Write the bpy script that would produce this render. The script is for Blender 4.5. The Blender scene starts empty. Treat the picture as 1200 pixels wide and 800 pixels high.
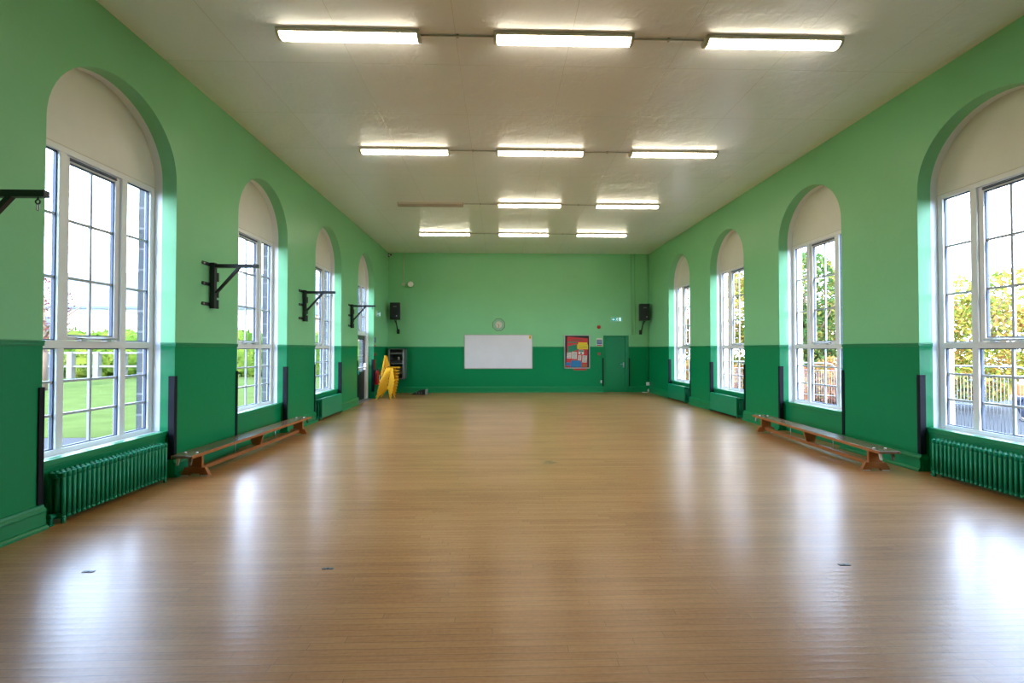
import bpy, bmesh, math, random
from mathutils import Vector, Matrix
random.seed(7)
C = bpy.context.scene.collection
PI = math.pi
# ------------------------------------------------------------------ room constants (metres)
WL, WR, BACK, FRONT = 3.93, 5.315, 16.1, -2.6
H = 1.545                      # eye height
CEIL = 4.93
DADO = 1.62
A = 0.795                      # half width of a window opening
SPRING, SILL = 3.555, 0.545
DEPTH = 0.45                   # wall thickness
FR = 0.26                      # depth of the window frame face
YL = [4.81, 7.70, 10.56, 13.47]
YR = [4.835, 7.72, 10.56, 13.39]

# ------------------------------------------------------------------ materials
def new_mat(name):
    m = bpy.data.materials.new(name); m.use_nodes = True
    nt = m.node_tree
    return m, nt, nt.nodes['Principled BSDF']
def N(nt, t, **kw):
    n = nt.nodes.new(t)
    for k, v in kw.items(): setattr(n, k, v)
    return n
def srgb(r, g, b):
    f = lambda c: (c/255/12.92) if c/255 <= .04045 else ((c/255+.055)/1.055)**2.4
    return (f(r), f(g), f(b), 1)
def mat(name, col, rough=.5, metal=0, bump=0, bscale=40, emit=None, estr=0, var=0, vscale=6, spec=.5):
    m, nt, b = new_mat(name)
    b.inputs['Base Color'].default_value = col
    b.inputs['Roughness'].default_value = rough
    b.inputs['Metallic'].default_value = metal
    b.inputs['Specular IOR Level'].default_value = spec
    geo = N(nt, 'ShaderNodeNewGeometry')
    if var:
        n = N(nt, 'ShaderNodeTexNoise'); n.inputs['Scale'].default_value = vscale; n.inputs['Detail'].default_value = 4
        nt.links.new(geo.outputs['Position'], n.inputs['Vector'])
        mx = N(nt, 'ShaderNodeMix', data_type='RGBA', blend_type='MULTIPLY')
        rp = N(nt, 'ShaderNodeMapRange'); rp.inputs[3].default_value = 1-var; rp.inputs[4].default_value = 1+var
        nt.links.new(n.outputs['Fac'], rp.inputs[0])
        mx.inputs['Factor'].default_value = 1; mx.inputs[6].default_value = col
        nt.links.new(rp.outputs[0], mx.inputs[7]); nt.links.new(mx.outputs[2], b.inputs['Base Color'])
    if bump:
        n = N(nt, 'ShaderNodeTexNoise'); n.inputs['Scale'].default_value = bscale; n.inputs['Detail'].default_value = 3
        nt.links.new(geo.outputs['Position'], n.inputs['Vector'])
        bp = N(nt, 'ShaderNodeBump'); bp.inputs['Strength'].default_value = bump; bp.inputs['Distance'].default_value = .01
        nt.links.new(n.outputs['Fac'], bp.inputs['Height']); nt.links.new(bp.outputs['Normal'], b.inputs['Normal'])
    if emit:
        b.inputs['Emission Color'].default_value = emit; b.inputs['Emission Strength'].default_value = estr
    return m

UP = (.225, .58, .285, 1)
LOW = (.0002, .225, .074, 1)
def wall_paint():
    m, nt, b = new_mat('two_tone_wall_paint')
    geo = N(nt, 'ShaderNodeNewGeometry'); sx = N(nt, 'ShaderNodeSeparateXYZ')
    nt.links.new(geo.outputs['Position'], sx.inputs[0])
    gt = N(nt, 'ShaderNodeMath', operation='GREATER_THAN'); gt.inputs[1].default_value = DADO
    nt.links.new(sx.outputs['Z'], gt.inputs[0])
    n = N(nt, 'ShaderNodeTexNoise'); n.inputs['Scale'].default_value = 1.3; n.inputs['Detail'].default_value = 4
    nt.links.new(geo.outputs['Position'], n.inputs['Vector'])
    rp = N(nt, 'ShaderNodeMapRange'); rp.inputs[3].default_value = .94; rp.inputs[4].default_value = 1.06
    nt.links.new(n.outputs['Fac'], rp.inputs[0])
    mx = N(nt, 'ShaderNodeMix', data_type='RGBA'); mx.inputs[6].default_value = LOW; mx.inputs[7].default_value = UP
    nt.links.new(gt.outputs[0], mx.inputs['Factor'])
    mu = N(nt, 'ShaderNodeMix', data_type='RGBA', blend_type='MULTIPLY'); mu.inputs['Factor'].default_value = 1
    nt.links.new(mx.outputs[2], mu.inputs[6]); nt.links.new(rp.outputs[0], mu.inputs[7])
    nt.links.new(mu.outputs[2], b.inputs['Base Color'])
    b.inputs['Roughness'].default_value = .36
    b.inputs['Specular IOR Level'].default_value = .25
    n2 = N(nt, 'ShaderNodeTexNoise'); n2.inputs['Scale'].default_value = 14; n2.inputs['Detail'].default_value = 6
    nt.links.new(geo.outputs['Position'], n2.inputs['Vector'])
    bp = N(nt, 'ShaderNodeBump'); bp.inputs['Strength'].default_value = .12; bp.inputs['Distance'].default_value = .02
    nt.links.new(n2.outputs['Fac'], bp.inputs['Height']); nt.links.new(bp.outputs['Normal'], b.inputs['Normal'])
    return m

def floor_mat():
    m, nt, b = new_mat('strip_wood_floor')
    L = nt.links.new
    geo = N(nt, 'ShaderNodeNewGeometry'); s = N(nt, 'ShaderNodeSeparateXYZ'); L(geo.outputs['Position'], s.inputs[0])
    RH = .053
    row = N(nt, 'ShaderNodeMath', operation='DIVIDE'); row.inputs[1].default_value = RH; L(s.outputs['Y'], row.inputs[0])
    fl = N(nt, 'ShaderNodeMath', operation='FLOOR'); L(row.outputs[0], fl.inputs[0])
    wn = N(nt, 'ShaderNodeTexWhiteNoise', noise_dimensions='1D'); L(fl.outputs[0], wn.inputs['W'])
    off = N(nt, 'ShaderNodeMath', operation='MULTIPLY_ADD'); off.inputs[1].default_value = 5.0
    L(wn.outputs['Value'], off.inputs[0]); L(s.outputs['X'], off.inputs[2])
    cv = N(nt, 'ShaderNodeCombineXYZ'); L(off.outputs[0], cv.inputs[0]); L(s.outputs['Y'], cv.inputs[1])
    br = N(nt, 'ShaderNodeTexBrick'); br.offset = 0; br.squash = 1
    br.inputs['Scale'].default_value = 1; br.inputs['Brick Width'].default_value = 1.7; br.inputs['Row Height'].default_value = RH
    br.inputs['Mortar Size'].default_value = .0014; br.inputs['Mortar Smooth'].default_value = .3; br.inputs['Bias'].default_value = 0
    br.inputs['Color1'].default_value = (0, 0, 0, 1); br.inputs['Color2'].default_value = (1, 1, 1, 1); br.inputs['Mortar'].default_value = (.5, .5, .5, 1)
    L(cv.outputs[0], br.inputs['Vector'])
    # grain and wear
    mp = N(nt, 'ShaderNodeMapping'); mp.inputs['Scale'].default_value = (1.6, 34, 1); L(cv.outputs[0], mp.inputs['Vector'])
    g = N(nt, 'ShaderNodeTexNoise'); g.inputs['Scale'].default_value = 3; g.inputs['Detail'].default_value = 6; L(mp.outputs[0], g.inputs['Vector'])
    mp2 = N(nt, 'ShaderNodeMapping'); mp2.inputs['Scale'].default_value = (.5, 1.6, 1); L(geo.outputs['Position'], mp2.inputs['Vector'])
    w = N(nt, 'ShaderNodeTexNoise'); w.inputs['Scale'].default_value = 1.1; w.inputs['Detail'].default_value = 5; L(mp2.outputs[0], w.inputs['Vector'])
    a1 = N(nt, 'ShaderNodeMath', operation='MULTIPLY'); a1.inputs[1].default_value = .19; L(br.outputs['Color'], a1.inputs[0])
    a2 = N(nt, 'ShaderNodeMath', operation='MULTIPLY_ADD'); a2.inputs[1].default_value = .55; L(g.outputs['Fac'], a2.inputs[0]); L(a1.outputs[0], a2.inputs[2])
    a3 = N(nt, 'ShaderNodeMath', operation='MULTIPLY_ADD'); a3.inputs[1].default_value = .55; L(w.outputs['Fac'], a3.inputs[0]); L(a2.outputs[0], a3.inputs[2])
    fn_ = N(nt, 'ShaderNodeTexNoise'); fn_.inputs['Scale'].default_value = 38; fn_.inputs['Detail'].default_value = 5; L(geo.outputs['Position'], fn_.inputs['Vector'])
    a4 = N(nt, 'ShaderNodeMath', operation='MULTIPLY_ADD'); a4.inputs[1].default_value = .34; L(fn_.outputs['Fac'], a4.inputs[0]); L(a3.outputs[0], a4.inputs[2])
    a5 = N(nt, 'ShaderNodeMath', operation='SUBTRACT'); a5.inputs[1].default_value = .17; L(a4.outputs[0], a5.inputs[0])
    cr = N(nt, 'ShaderNodeValToRGB'); L(a5.outputs[0], cr.inputs[0])
    e = cr.color_ramp.elements
    e[0].position = .25; e[0].color = (.28, .102, .030, 1)
    e[1].position = 1.0; e[1].color = (.62, .308, .115, 1)
    x = e.new(.6); x.color = (.475, .198, .058, 1)
    # dark seam
    mm = N(nt, 'ShaderNodeMath', operation='MULTIPLY'); mm.inputs[1].default_value = .75; L(br.outputs['Fac'], mm.inputs[0])
    mx = N(nt, 'ShaderNodeMix', data_type='RGBA'); mx.inputs[7].default_value = (.11, .065, .035, 1)
    L(mm.outputs[0], mx.inputs['Factor']); L(cr.outputs[0], mx.inputs[6])
    # a scuffed stain on the boards
    d = N(nt, 'ShaderNodeVectorMath', operation='DISTANCE'); d.inputs[1].default_value = (.67, 6.2, 0)
    n3 = N(nt, 'ShaderNodeTexNoise'); n3.inputs['Scale'].default_value = 14; L(geo.outputs['Position'], n3.inputs['Vector'])
    vs = N(nt, 'ShaderNodeVectorMath', operation='SCALE'); vs.inputs['Scale'].default_value = .25; L(n3.outputs['Color'], vs.inputs[0])
    va = N(nt, 'ShaderNodeVectorMath', operation='ADD'); L(geo.outputs['Position'], va.inputs[0]); L(vs.outputs[0], va.inputs[1])
    vb = N(nt, 'ShaderNodeVectorMath', operation='SUBTRACT'); vb.inputs[1].default_value = (.125, .125, .125); L(va.outputs[0], vb.inputs[0])
    L(vb.outputs[0], d.inputs[0])
    sr = N(nt, 'ShaderNodeMapRange'); sr.inputs[1].default_value = .05; sr.inputs[2].default_value = .12; sr.inputs[3].default_value = .55; sr.inputs[4].default_value = 0
    L(d.outputs['Value'], sr.inputs[0])
    m2 = N(nt, 'ShaderNodeMix', data_type='RGBA'); m2.inputs[7].default_value = (.09, .07, .05, 1)
    L(sr.outputs[0], m2.inputs['Factor']); L(mx.outputs[2], m2.inputs[6])
    L(m2.outputs[2], b.inputs['Base Color'])
    rr = N(nt, 'ShaderNodeMapRange'); rr.inputs[1].default_value = .3; rr.inputs[2].default_value = .7; rr.inputs[3].default_value = .215; rr.inputs[4].default_value = .268
    L(w.outputs['Fac'], rr.inputs[0]); L(rr.outputs[0], b.inputs['Roughness'])
    b.inputs['Specular IOR Level'].default_value = .32
    b.inputs['Coat Weight'].default_value = .75; b.inputs['Coat Roughness'].default_value = .46; b.inputs['Coat IOR'].default_value = 1.5
    # bump: seams, slight cupping per board, fine ripples
    h1 = N(nt, 'ShaderNodeMath', operation='MULTIPLY'); h1.inputs[1].default_value = -.35; L(br.outputs['Fac'], h1.inputs[0])
    h2 = N(nt, 'ShaderNodeMath', operation='MULTIPLY_ADD'); h2.inputs[1].default_value = .35; L(br.outputs['Color'], h2.inputs[0]); L(h1.outputs[0], h2.inputs[2])
    h3 = N(nt, 'ShaderNodeMath', operation='MULTIPLY_ADD'); h3.inputs[1].default_value = .5; L(g.outputs['Fac'], h3.inputs[0]); L(h2.outputs[0], h3.inputs[2])
    bp = N(nt, 'ShaderNodeBump'); bp.inputs['Strength'].default_value = .22; bp.inputs['Distance'].default_value = .003
    fr = N(nt, 'ShaderNodeMath', operation='FRACT'); L(row.outputs[0], fr.inputs[0])
    f1 = N(nt, 'ShaderNodeMath', operation='SUBTRACT'); f1.inputs[1].default_value = .5; L(fr.outputs[0], f1.inputs[0])
    f2 = N(nt, 'ShaderNodeMath', operation='MULTIPLY'); L(f1.outputs[0], f2.inputs[0]); L(f1.outputs[0], f2.inputs[1])
    cup = N(nt, 'ShaderNodeBump'); cup.inputs['Strength'].default_value = 1; cup.inputs['Distance'].default_value = .0012
    L(f2.outputs[0], cup.inputs['Height']); L(cup.outputs['Normal'], bp.inputs['Normal'])
    L(h3.outputs[0], bp.inputs['Height']); L(bp.outputs['Normal'], b.inputs['Normal'])
    return m

def ceiling_mat():
    m, nt, b = new_mat('painted_ceiling_boards')
    L = nt.links.new
    geo = N(nt, 'ShaderNodeNewGeometry')
    mp = N(nt, 'ShaderNodeMapping'); mp.inputs['Location'].default_value = (2.98+12.5, -5.39+1.16*10, 0); L(geo.outputs['Position'], mp.inputs['Vector'])
    br = N(nt, 'ShaderNodeTexBrick'); br.offset = 0
    br.inputs['Scale'].default_value = 1; br.inputs['Brick Width'].default_value = 1.25; br.inputs['Row Height'].default_value = 1.16
    br.inputs['Mortar Size'].default_value = .004; br.inputs['Mortar Smooth'].default_value = .4
    br.inputs['Color1'].default_value = (.87, .88, .90, 1); br.inputs['Color2'].default_value = (.90, .91, .93, 1); br.inputs['Mortar'].default_value = (.70, .68, .64, 1)
    L(mp.outputs[0], br.inputs['Vector']); L(br.outputs['Color'], b.inputs['Base Color'])
    b.inputs['Roughness'].default_value = .29; b.inputs['Specular IOR Level'].default_value = .7
    n = N(nt, 'ShaderNodeTexNoise'); n.inputs['Scale'].default_value = 9; n.inputs['Detail'].default_value = 7; n.inputs['Distortion'].default_value = .8
    L(geo.outputs['Position'], n.inputs['Vector'])
    n2 = N(nt, 'ShaderNodeTexNoise'); n2.inputs['Scale'].default_value = 1.6; n2.inputs['Detail'].default_value = 2
    L(geo.outputs['Position'], n2.inputs['Vector'])
    k = N(nt, 'ShaderNodeMath', operation='MULTIPLY_ADD'); k.inputs[1].default_value = 4; L(n2.outputs['Fac'], k.inputs[0]); L(n.outputs['Fac'], k.inputs[2])
    k2 = N(nt, 'ShaderNodeMath', operation='MULTIPLY_ADD'); k2.inputs[1].default_value = -.5; L(br.outputs['Fac'], k2.inputs[0]); L(k.outputs[0], k2.inputs[2])
    bp = N(nt, 'ShaderNodeBump'); bp.inputs['Strength'].default_value = .3; bp.inputs['Distance'].default_value = .02
    L(k2.outputs[0], bp.inputs['Height']); L(bp.outputs['Normal'], b.inputs['Normal'])
    return m

def stone_mat(name, c1, c2, mortar, bw=.45, rh=.24, ms=.02):
    m, nt, b = new_mat(name)
    L = nt.links.new
    geo = N(nt, 'ShaderNodeNewGeometry'); s = N(nt, 'ShaderNodeSeparateXYZ'); L(geo.outputs['Position'], s.inputs[0])
    ad = N(nt, 'ShaderNodeMath', operation='ADD'); L(s.outputs['X'], ad.inputs[0]); L(s.outputs['Y'], ad.inputs[1])
    cv = N(nt, 'ShaderNodeCombineXYZ'); L(ad.outputs[0], cv.inputs[0]); L(s.outputs['Z'], cv.inputs[1])
    br = N(nt, 'ShaderNodeTexBrick'); br.inputs['Scale'].default_value = 1
    br.inputs['Brick Width'].default_value = bw; br.inputs['Row Height'].default_value = rh; br.inputs['Mortar Size'].default_value = ms
    br.inputs['Color1'].default_value = c1; br.inputs['Color2'].default_value = c2; br.inputs['Mortar'].default_value = mortar
    L(cv.outputs[0], br.inputs['Vector'])
    n = N(nt, 'ShaderNodeTexNoise'); n.inputs['Scale'].default_value = 9; n.inputs['Detail'].default_value = 5; L(geo.outputs['Position'], n.inputs['Vector'])
    rp = N(nt, 'ShaderNodeMapRange'); rp.inputs[3].default_value = .65; rp.inputs[4].default_value = 1.35; L(n.outputs['Fac'], rp.inputs[0])
    mu = N(nt, 'ShaderNodeMix', data_type='RGBA', blend_type='MULTIPLY'); mu.inputs['Factor'].default_value = 1
    L(br.outputs['Color'], mu.inputs[6]); L(rp.outputs[0], mu.inputs[7]); L(mu.outputs[2], b.inputs['Base Color'])
    b.inputs['Roughness'].default_value = .9
    bp = N(nt, 'ShaderNodeBump'); bp.inputs['Strength'].default_value = .6; bp.inputs['Distance'].default_value = .02
    L(n.outputs['Fac'], bp.inputs['Height']); L(bp.outputs['Normal'], b.inputs['Normal'])
    return m

def glass_mat():
    m = bpy.data.materials.new('window_glass'); m.use_nodes = True; nt = m.node_tree; nt.nodes.clear()
    o = N(nt, 'ShaderNodeOutputMaterial'); t = N(nt, 'ShaderNodeBsdfTransparent'); g = N(nt, 'ShaderNodeBsdfGlossy')
    t.inputs[0].default_value = (.96, .975, .97, 1); g.inputs['Roughness'].default_value = 0.02
    f = N(nt, 'ShaderNodeFresnel'); f.inputs['IOR'].default_value = 1.35
    ge = N(nt, 'ShaderNodeNewGeometry'); iv = N(nt, 'ShaderNodeMath', operation='SUBTRACT'); iv.inputs[0].default_value = 1; nt.links.new(ge.outputs['Backfacing'], iv.inputs[1])
    mf = N(nt, 'ShaderNodeMath', operation='MULTIPLY'); nt.links.new(f.outputs[0], mf.inputs[0]); nt.links.new(iv.outputs[0], mf.inputs[1])
    mx = N(nt, 'ShaderNodeMixShader'); nt.links.new(mf.outputs[0], mx.inputs[0]); nt.links.new(t.outputs[0], mx.inputs[1]); nt.links.new(g.outputs[0], mx.inputs[2])
    nt.links.new(mx.outputs[0], o.inputs['Surface'])
    return m

def leaf_mat(name, cols):
    m = bpy.data.materials.new(name); m.use_nodes = True; nt = m.node_tree; nt.nodes.clear(); L = nt.links.new
    o = N(nt, 'ShaderNodeOutputMaterial'); d = N(nt, 'ShaderNodeBsdfDiffuse'); t = N(nt, 'ShaderNodeBsdfTranslucent')
    geo = N(nt, 'ShaderNodeNewGeometry')
    n = N(nt, 'ShaderNodeTexNoise'); n.inputs['Scale'].default_value = 1.1; n.inputs['Detail'].default_value = 5; L(geo.outputs['Position'], n.inputs['Vector'])
    n2 = N(nt, 'ShaderNodeMath', operation='MULTIPLY_ADD'); n2.inputs[1].default_value = .4; L(geo.outputs['Random Per Island'], n2.inputs[0])
    k = N(nt, 'ShaderNodeMath', operation='SUBTRACT'); k.inputs[1].default_value = .2; L(n.outputs['Fac'], n2.inputs[2]); L(n2.outputs[0], k.inputs[0])
    cr = N(nt, 'ShaderNodeValToRGB'); L(k.outputs[0], cr.inputs[0])
    e = cr.color_ramp.elements
    e[0].position = .3; e[0].color = cols[0]; e[1].position = .7; e[1].color = cols[-1]
    for i, c in enumerate(cols[1:-1]):
        x = e.new(.3+.4*(i+1)/(len(cols)-1)); x.color = c
    L(cr.outputs[0], d.inputs[0]); L(cr.outputs[0], t.inputs[0])
    mx = N(nt, 'ShaderNodeMixShader'); mx.inputs[0].default_value = .4; L(d.outputs[0], mx.inputs[1]); L(t.outputs[0], mx.inputs[2]); L(mx.outputs[0], o.inputs['Surface'])
    return m

M = {}
M['wall'] = wall_paint(); M['floor'] = floor_mat(); M['ceil'] = ceiling_mat()
M['low'] = mat('dark_green_gloss_paint', LOW, .33, bump=.06, bscale=30, var=.05, vscale=2)
M['up'] = mat('pale_green_paint', UP, .4)
M['rad'] = mat('green_radiator_paint', (.0004, .25, .115, 1), .3, bump=.03)
M['white'] = mat('white_window_plastic', (.78, .79, .80, 1), .32, var=.03)
M['plaster'] = mat('cream_white_plaster', (.75, .74, .69, 1), .38, bump=.06, bscale=12, var=.04)
M['bar'] = mat('grey_white_glazing_bar', (.40, .43, .47, 1), .4, var=.05)
M['gasket'] = mat('dark_glazing_gasket', (.05, .07, .12, 1), .5, var=.1)
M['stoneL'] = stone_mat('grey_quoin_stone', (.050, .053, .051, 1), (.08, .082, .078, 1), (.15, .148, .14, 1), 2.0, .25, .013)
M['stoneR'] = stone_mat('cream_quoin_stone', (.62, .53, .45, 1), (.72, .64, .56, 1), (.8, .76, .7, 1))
M['glass'] = glass_mat()
M['black'] = mat('black_steel_paint', (.012, .013, .018, 1), .4, bump=.05, var=.15)
M['foam'] = mat('black_foam_rubber', (.007, .007, .012, 1), .6, bump=.2, bscale=90, var=.2, spec=.2)
M['wood'] = mat('varnished_bench_wood', (.36, .12, .03, 1), .36, bump=.05, var=.35, vscale=11)
M['wood2'] = mat('dark_bench_top_wood', (.15, .085, .045, 1), .2, bump=.05, var=.3, vscale=9)
M['steel'] = mat('brushed_steel', (.55, .56, .58, 1), .3, 1, var=.1)
M['zinc'] = mat('grey_galvanised_conduit', (.5, .49, .46, 1), .5, .2, var=.15)
M['whitep'] = mat('white_plastic', (.8, .8, .78, 1), .4, var=.03)
M['cream'] = mat('aged_cream_plastic', (.62, .58, .48, 1), .45, var=.08)
M['tube'] = mat('lit_fluorescent_diffuser', (.9, .88, .8, 1), .4, emit=(1, .89, .68, 1), estr=23.0)
M['off'] = mat('unlit_brownish_diffuser', (.42, .36, .29, 1), .35, var=.1)
M['board'] = mat('whiteboard_enamel', (.74, .76, .80, 1), .22, var=.05, vscale=2.5)
M['alu'] = mat('satin_aluminium', (.5, .5, .5, 1), .35, .7, var=.1)
M['yellow'] = mat('yellow_chair_plastic', (.85, .42, .01, 1), .32, bump=.04, bscale=200, var=.04)
M['red'] = mat('red_enamel', (.5, .012, .015, 1), .3, var=.1)
M['redpaper'] = mat('red_backing_paper', (.52, .03, .035, 1), .6, var=.12)
M['bluepaper'] = mat('blue_card', (.01, .17, .36, 1), .6, var=.1)
M['yelpaper'] = mat('yellow_card', (.75, .62, .01, 1), .6, var=.1)
M['grnpaper'] = mat('green_card', (.01, .20, .10, 1), .6, var=.15)
M['paper'] = mat('white_paper', (.62, .64, .56, 1), .7, var=.08)
M['ink'] = mat('printed_ink', (.08, .09, .10, 1), .7, var=.2)
M['bsign'] = mat('blue_sign_print', (.03, .08, .33, 1), .5, var=.1)
M['gsign'] = mat('lit_green_exit_sign', (.01, .3, .24, 1), .4, emit=(.0, .42, .34, 1), estr=.35)
M['wsign'] = mat('lit_white_sign_symbol', (.8, .9, .9, 1), .4, emit=(.75, .95, 1, 1), estr=.55)
M['grey'] = mat('grey_rack_metal', (.13, .145, .14, 1), .45, .2, var=.1)
M['dark'] = mat('dark_equipment', (.012, .012, .012, 1), .5, var=.2)
M['door'] = mat('black_door_paint', (.012, .012, .014, 1), .3, var=.2)
M['mirror'] = mat('greenish_mirror_glass', (.27, .52, .35, 1), .2, 0, var=.05)
M['brown'] = mat('bronze_trim', (.16, .10, .06, 1), .4, .5, var=.1)
M['lawn'] = mat('mown_lawn', (.055, .074, .022, 1), .9, bump=.6, bscale=30, var=.35, vscale=1.6, spec=0)
M['asphalt'] = mat('grey_asphalt', (.038, .039, .042, 1), .9, spec=0.1, bump=.4, bscale=60, var=.12)
M['pathm'] = mat('grey_path_paving', (.032, .032, .034, 1), .85, spec=.1, bump=.3, var=.12)
M['concrete'] = mat('pale_concrete', (.11, .105, .09, 1), .85, bump=.3, var=.15)
M['render'] = mat('white_house_render', (.82, .80, .78, 1), .8, var=.05)
M['slate'] = mat('grey_roof_slate', (.09, .095, .1, 1), .7, var=.2)
M['brick'] = stone_mat('orange_house_brick', (.2, .08, .04, 1), (.24, .10, .055, 1), (.24, .2, .16, 1), .22, .075, .01)
M['bark'] = mat('tree_bark', (.14, .09, .06, 1), .9, bump=.6, var=.3)
M['rail'] = mat('galvanised_railing', (.16, .17, .175, 1), .4, .2, var=.1)
M['hedge'] = leaf_mat('hedge_leaves', [(0.032, 0.073, 0.009, 1), (0.099, 0.163, 0.023, 1), (0.190, 0.227, 0.041, 1)])
M['leafR'] = leaf_mat('purple_red_leaves', [(0.073, 0.019, 0.023, 1), (0.136, 0.037, 0.037, 1), (0.163, 0.068, 0.054, 1)])
M['leafY'] = leaf_mat('yellow_autumn_leaves', [(0.115, 0.158, 0.029, 1), (0.288, 0.274, 0.043, 1), (0.360, 0.288, 0.058, 1), (0.331, 0.158, 0.050, 1)])
M['leafO'] = leaf_mat('orange_autumn_leaves', [(0.136, 0.127, 0.027, 1), (0.318, 0.181, 0.045, 1), (0.341, 0.136, 0.054, 1), (0.272, 0.091, 0.045, 1)])
M['leafG'] = leaf_mat('green_autumn_leaves', [(0.037, 0.091, 0.023, 1), (0.091, 0.150, 0.045, 1), (0.227, 0.204, 0.045, 1)])

# ------------------------------------------------------------------ mesh helpers
class MB:
    def __init__(s): s.bm = bmesh.new()
    def box(s, x0, x1, y0, y1, z0, z1, mi=0):
        x0, x1 = min(x0, x1), max(x0, x1); y0, y1 = min(y0, y1), max(y0, y1); z0, z1 = min(z0, z1), max(z0, z1)
        v = [s.bm.verts.new((x, y, z)) for z in (z0, z1) for y in (y0, y1) for x in (x0, x1)]
        for f in ((0, 2, 3, 1), (4, 5, 7, 6), (0, 1, 5, 4), (2, 6, 7, 3), (0, 4, 6, 2), (1, 3, 7, 5)):
            s.bm.faces.new([v[i] for i in f]).material_index = mi
        return s
    def hexa(s, p, mi=0):        # 8 points: bottom 4 (ccw), top 4
        v = [s.bm.verts.new(q) for q in p]
        for f in ((3, 2, 1, 0), (4, 5, 6, 7), (0, 1, 5, 4), (1, 2, 6, 5), (2, 3, 7, 6), (3, 0, 4, 7)):
            s.bm.faces.new([v[i] for i in f]).material_index = mi
        return s
    def prism(s, poly, fn, t0, t1, mi=0):   # poly of (a,b), fn(a,b,t)->xyz
        a = [s.bm.verts.new(fn(p[0], p[1], t0)) for p in poly]; b = [s.bm.verts.new(fn(p[0], p[1], t1)) for p in poly]
        n = len(poly)
        s.bm.faces.new(a).material_index = mi; s.bm.faces.new(b[::-1]).material_index = mi
        for i in range(n): s.bm.faces.new([a[i], b[i], b[(i+1) % n], a[(i+1) % n]]).material_index = mi
        return s
    def tube(s, pts, r, n=8, mi=0, closed=False, radii=None):
        pts = [Vector(p) for p in pts]; m = len(pts); rings = []
        for i, p in enumerate(pts):
            if closed: d = pts[(i+1) % m]-pts[i-1]
            else: d = pts[min(i+1, m-1)]-pts[max(i-1, 0)]
            d.normalize()
            u = d.cross(Vector((0, 0, 1)) if abs(d.z) < .9 else Vector((0, 1, 0))).normalized(); w = d.cross(u)
            rr = radii[i] if radii else r
            rings.append([s.bm.verts.new(p+rr*(math.cos(2*PI*k/n)*u+math.sin(2*PI*k/n)*w)) for k in range(n)])
        for i in range(m if closed else m-1):
            a, b = rings[i], rings[(i+1) % m]
            for k in range(n):
                f = s.bm.faces.new([a[k], a[(k+1) % n], b[(k+1) % n], b[k]]); f.material_index = mi; f.smooth = True
        if not closed:
            s.bm.faces.new(rings[0][::-1]).material_index = mi; s.bm.faces.new(rings[-1]).material_index = mi
        return s
    def disc(s, c, r, axis, h, n=24, mi=0):   # short cylinder centred at c along axis
        ax = Vector(axis).normalized(); c = Vector(c)
        return s.tube([c-ax*h/2, c+ax*h/2], r, n, mi)
    def lathe(s, prof, c=(0, 0, 0), n=20, mi=0):
        rings = []
        for r, z in prof: rings.append([s.bm.verts.new((c[0]+r*math.cos(2*PI*k/n), c[1]+r*math.sin(2*PI*k/n), c[2]+z)) for k in range(n)])
        for a, b in zip(rings, rings[1:]):
            for k in range(n):
                f = s.bm.faces.new([a[k], a[(k+1) % n], b[(k+1) % n], b[k]]); f.material_index = mi; f.smooth = True
        s.bm.faces.new(rings[0][::-1]); s.bm.faces.new(rings[-1])
        return s
    def quad(s, *p, mi=0):
        f = s.bm.faces.new([s.bm.verts.new(q) for q in p]); f.material_index = mi; return s
    def build(s, name, mats, parent=None, bevel=0, smooth=False, recalc=True, seg=2):
        if recalc: bmesh.ops.recalc_face_normals(s.bm, faces=s.bm.faces)
        me = bpy.data.meshes.new(name)
        if parent is not None and not is_local(parent):
            bmesh.ops.translate(s.bm, verts=s.bm.verts, vec=-wloc(parent))
        if smooth:
            for f in s.bm.faces: f.smooth = True
        s.bm.to_mesh(me); s.bm.free()
        for m in (mats if isinstance(mats, list) else [mats]): me.materials.append(m)
        o = bpy.data.objects.new(name, me); C.objects.link(o)
        if parent is not None: o.parent = parent
        if bevel:
            b = o.modifiers.new('edge', 'BEVEL'); b.width = bevel; b.segments = seg; b.limit_method = 'ANGLE'; b.angle_limit = .6
        return o
def is_local(o):
    while o is not None:
        if o.get('local'): return True
        o = o.parent
    return False
def wloc(o):
    v = Vector((0, 0, 0))
    while o is not None: v = v+o.location; o = o.parent
    return v
def tag(o, label=None, cat=None, group=None, kind=None):
    if label: o['label'] = label
    if cat: o['category'] = cat
    if group: o['group'] = group
    if kind: o['kind'] = kind
    return o
def thing(name, loc, label, cat, group=None, rz=0):
    o = bpy.data.objects.new(name, None); C.objects.link(o); o.location = loc; o.rotation_euler = (0, 0, rz); o.empty_display_size = .1
    return tag(o, label, cat, group)
def copy_tree(o, parent=None):
    c = o.copy(); C.objects.link(c)
    if parent is not None: c.parent = parent
    for ch in list(o.children): copy_tree(ch, c)
    return c
def struct(o): o['kind'] = 'structure'; return o

# ------------------------------------------------------------------ room shell
struct(MB().box(-WL-DEPTH, WR+DEPTH, FRONT, BACK+.2, -.12, 0).build('floor', M['floor']))
struct(MB().box(-WL-.02, WR+.02, FRONT-.1, BACK+.1, CEIL, CEIL+.15).build('ceiling', M['ceil']))

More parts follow.
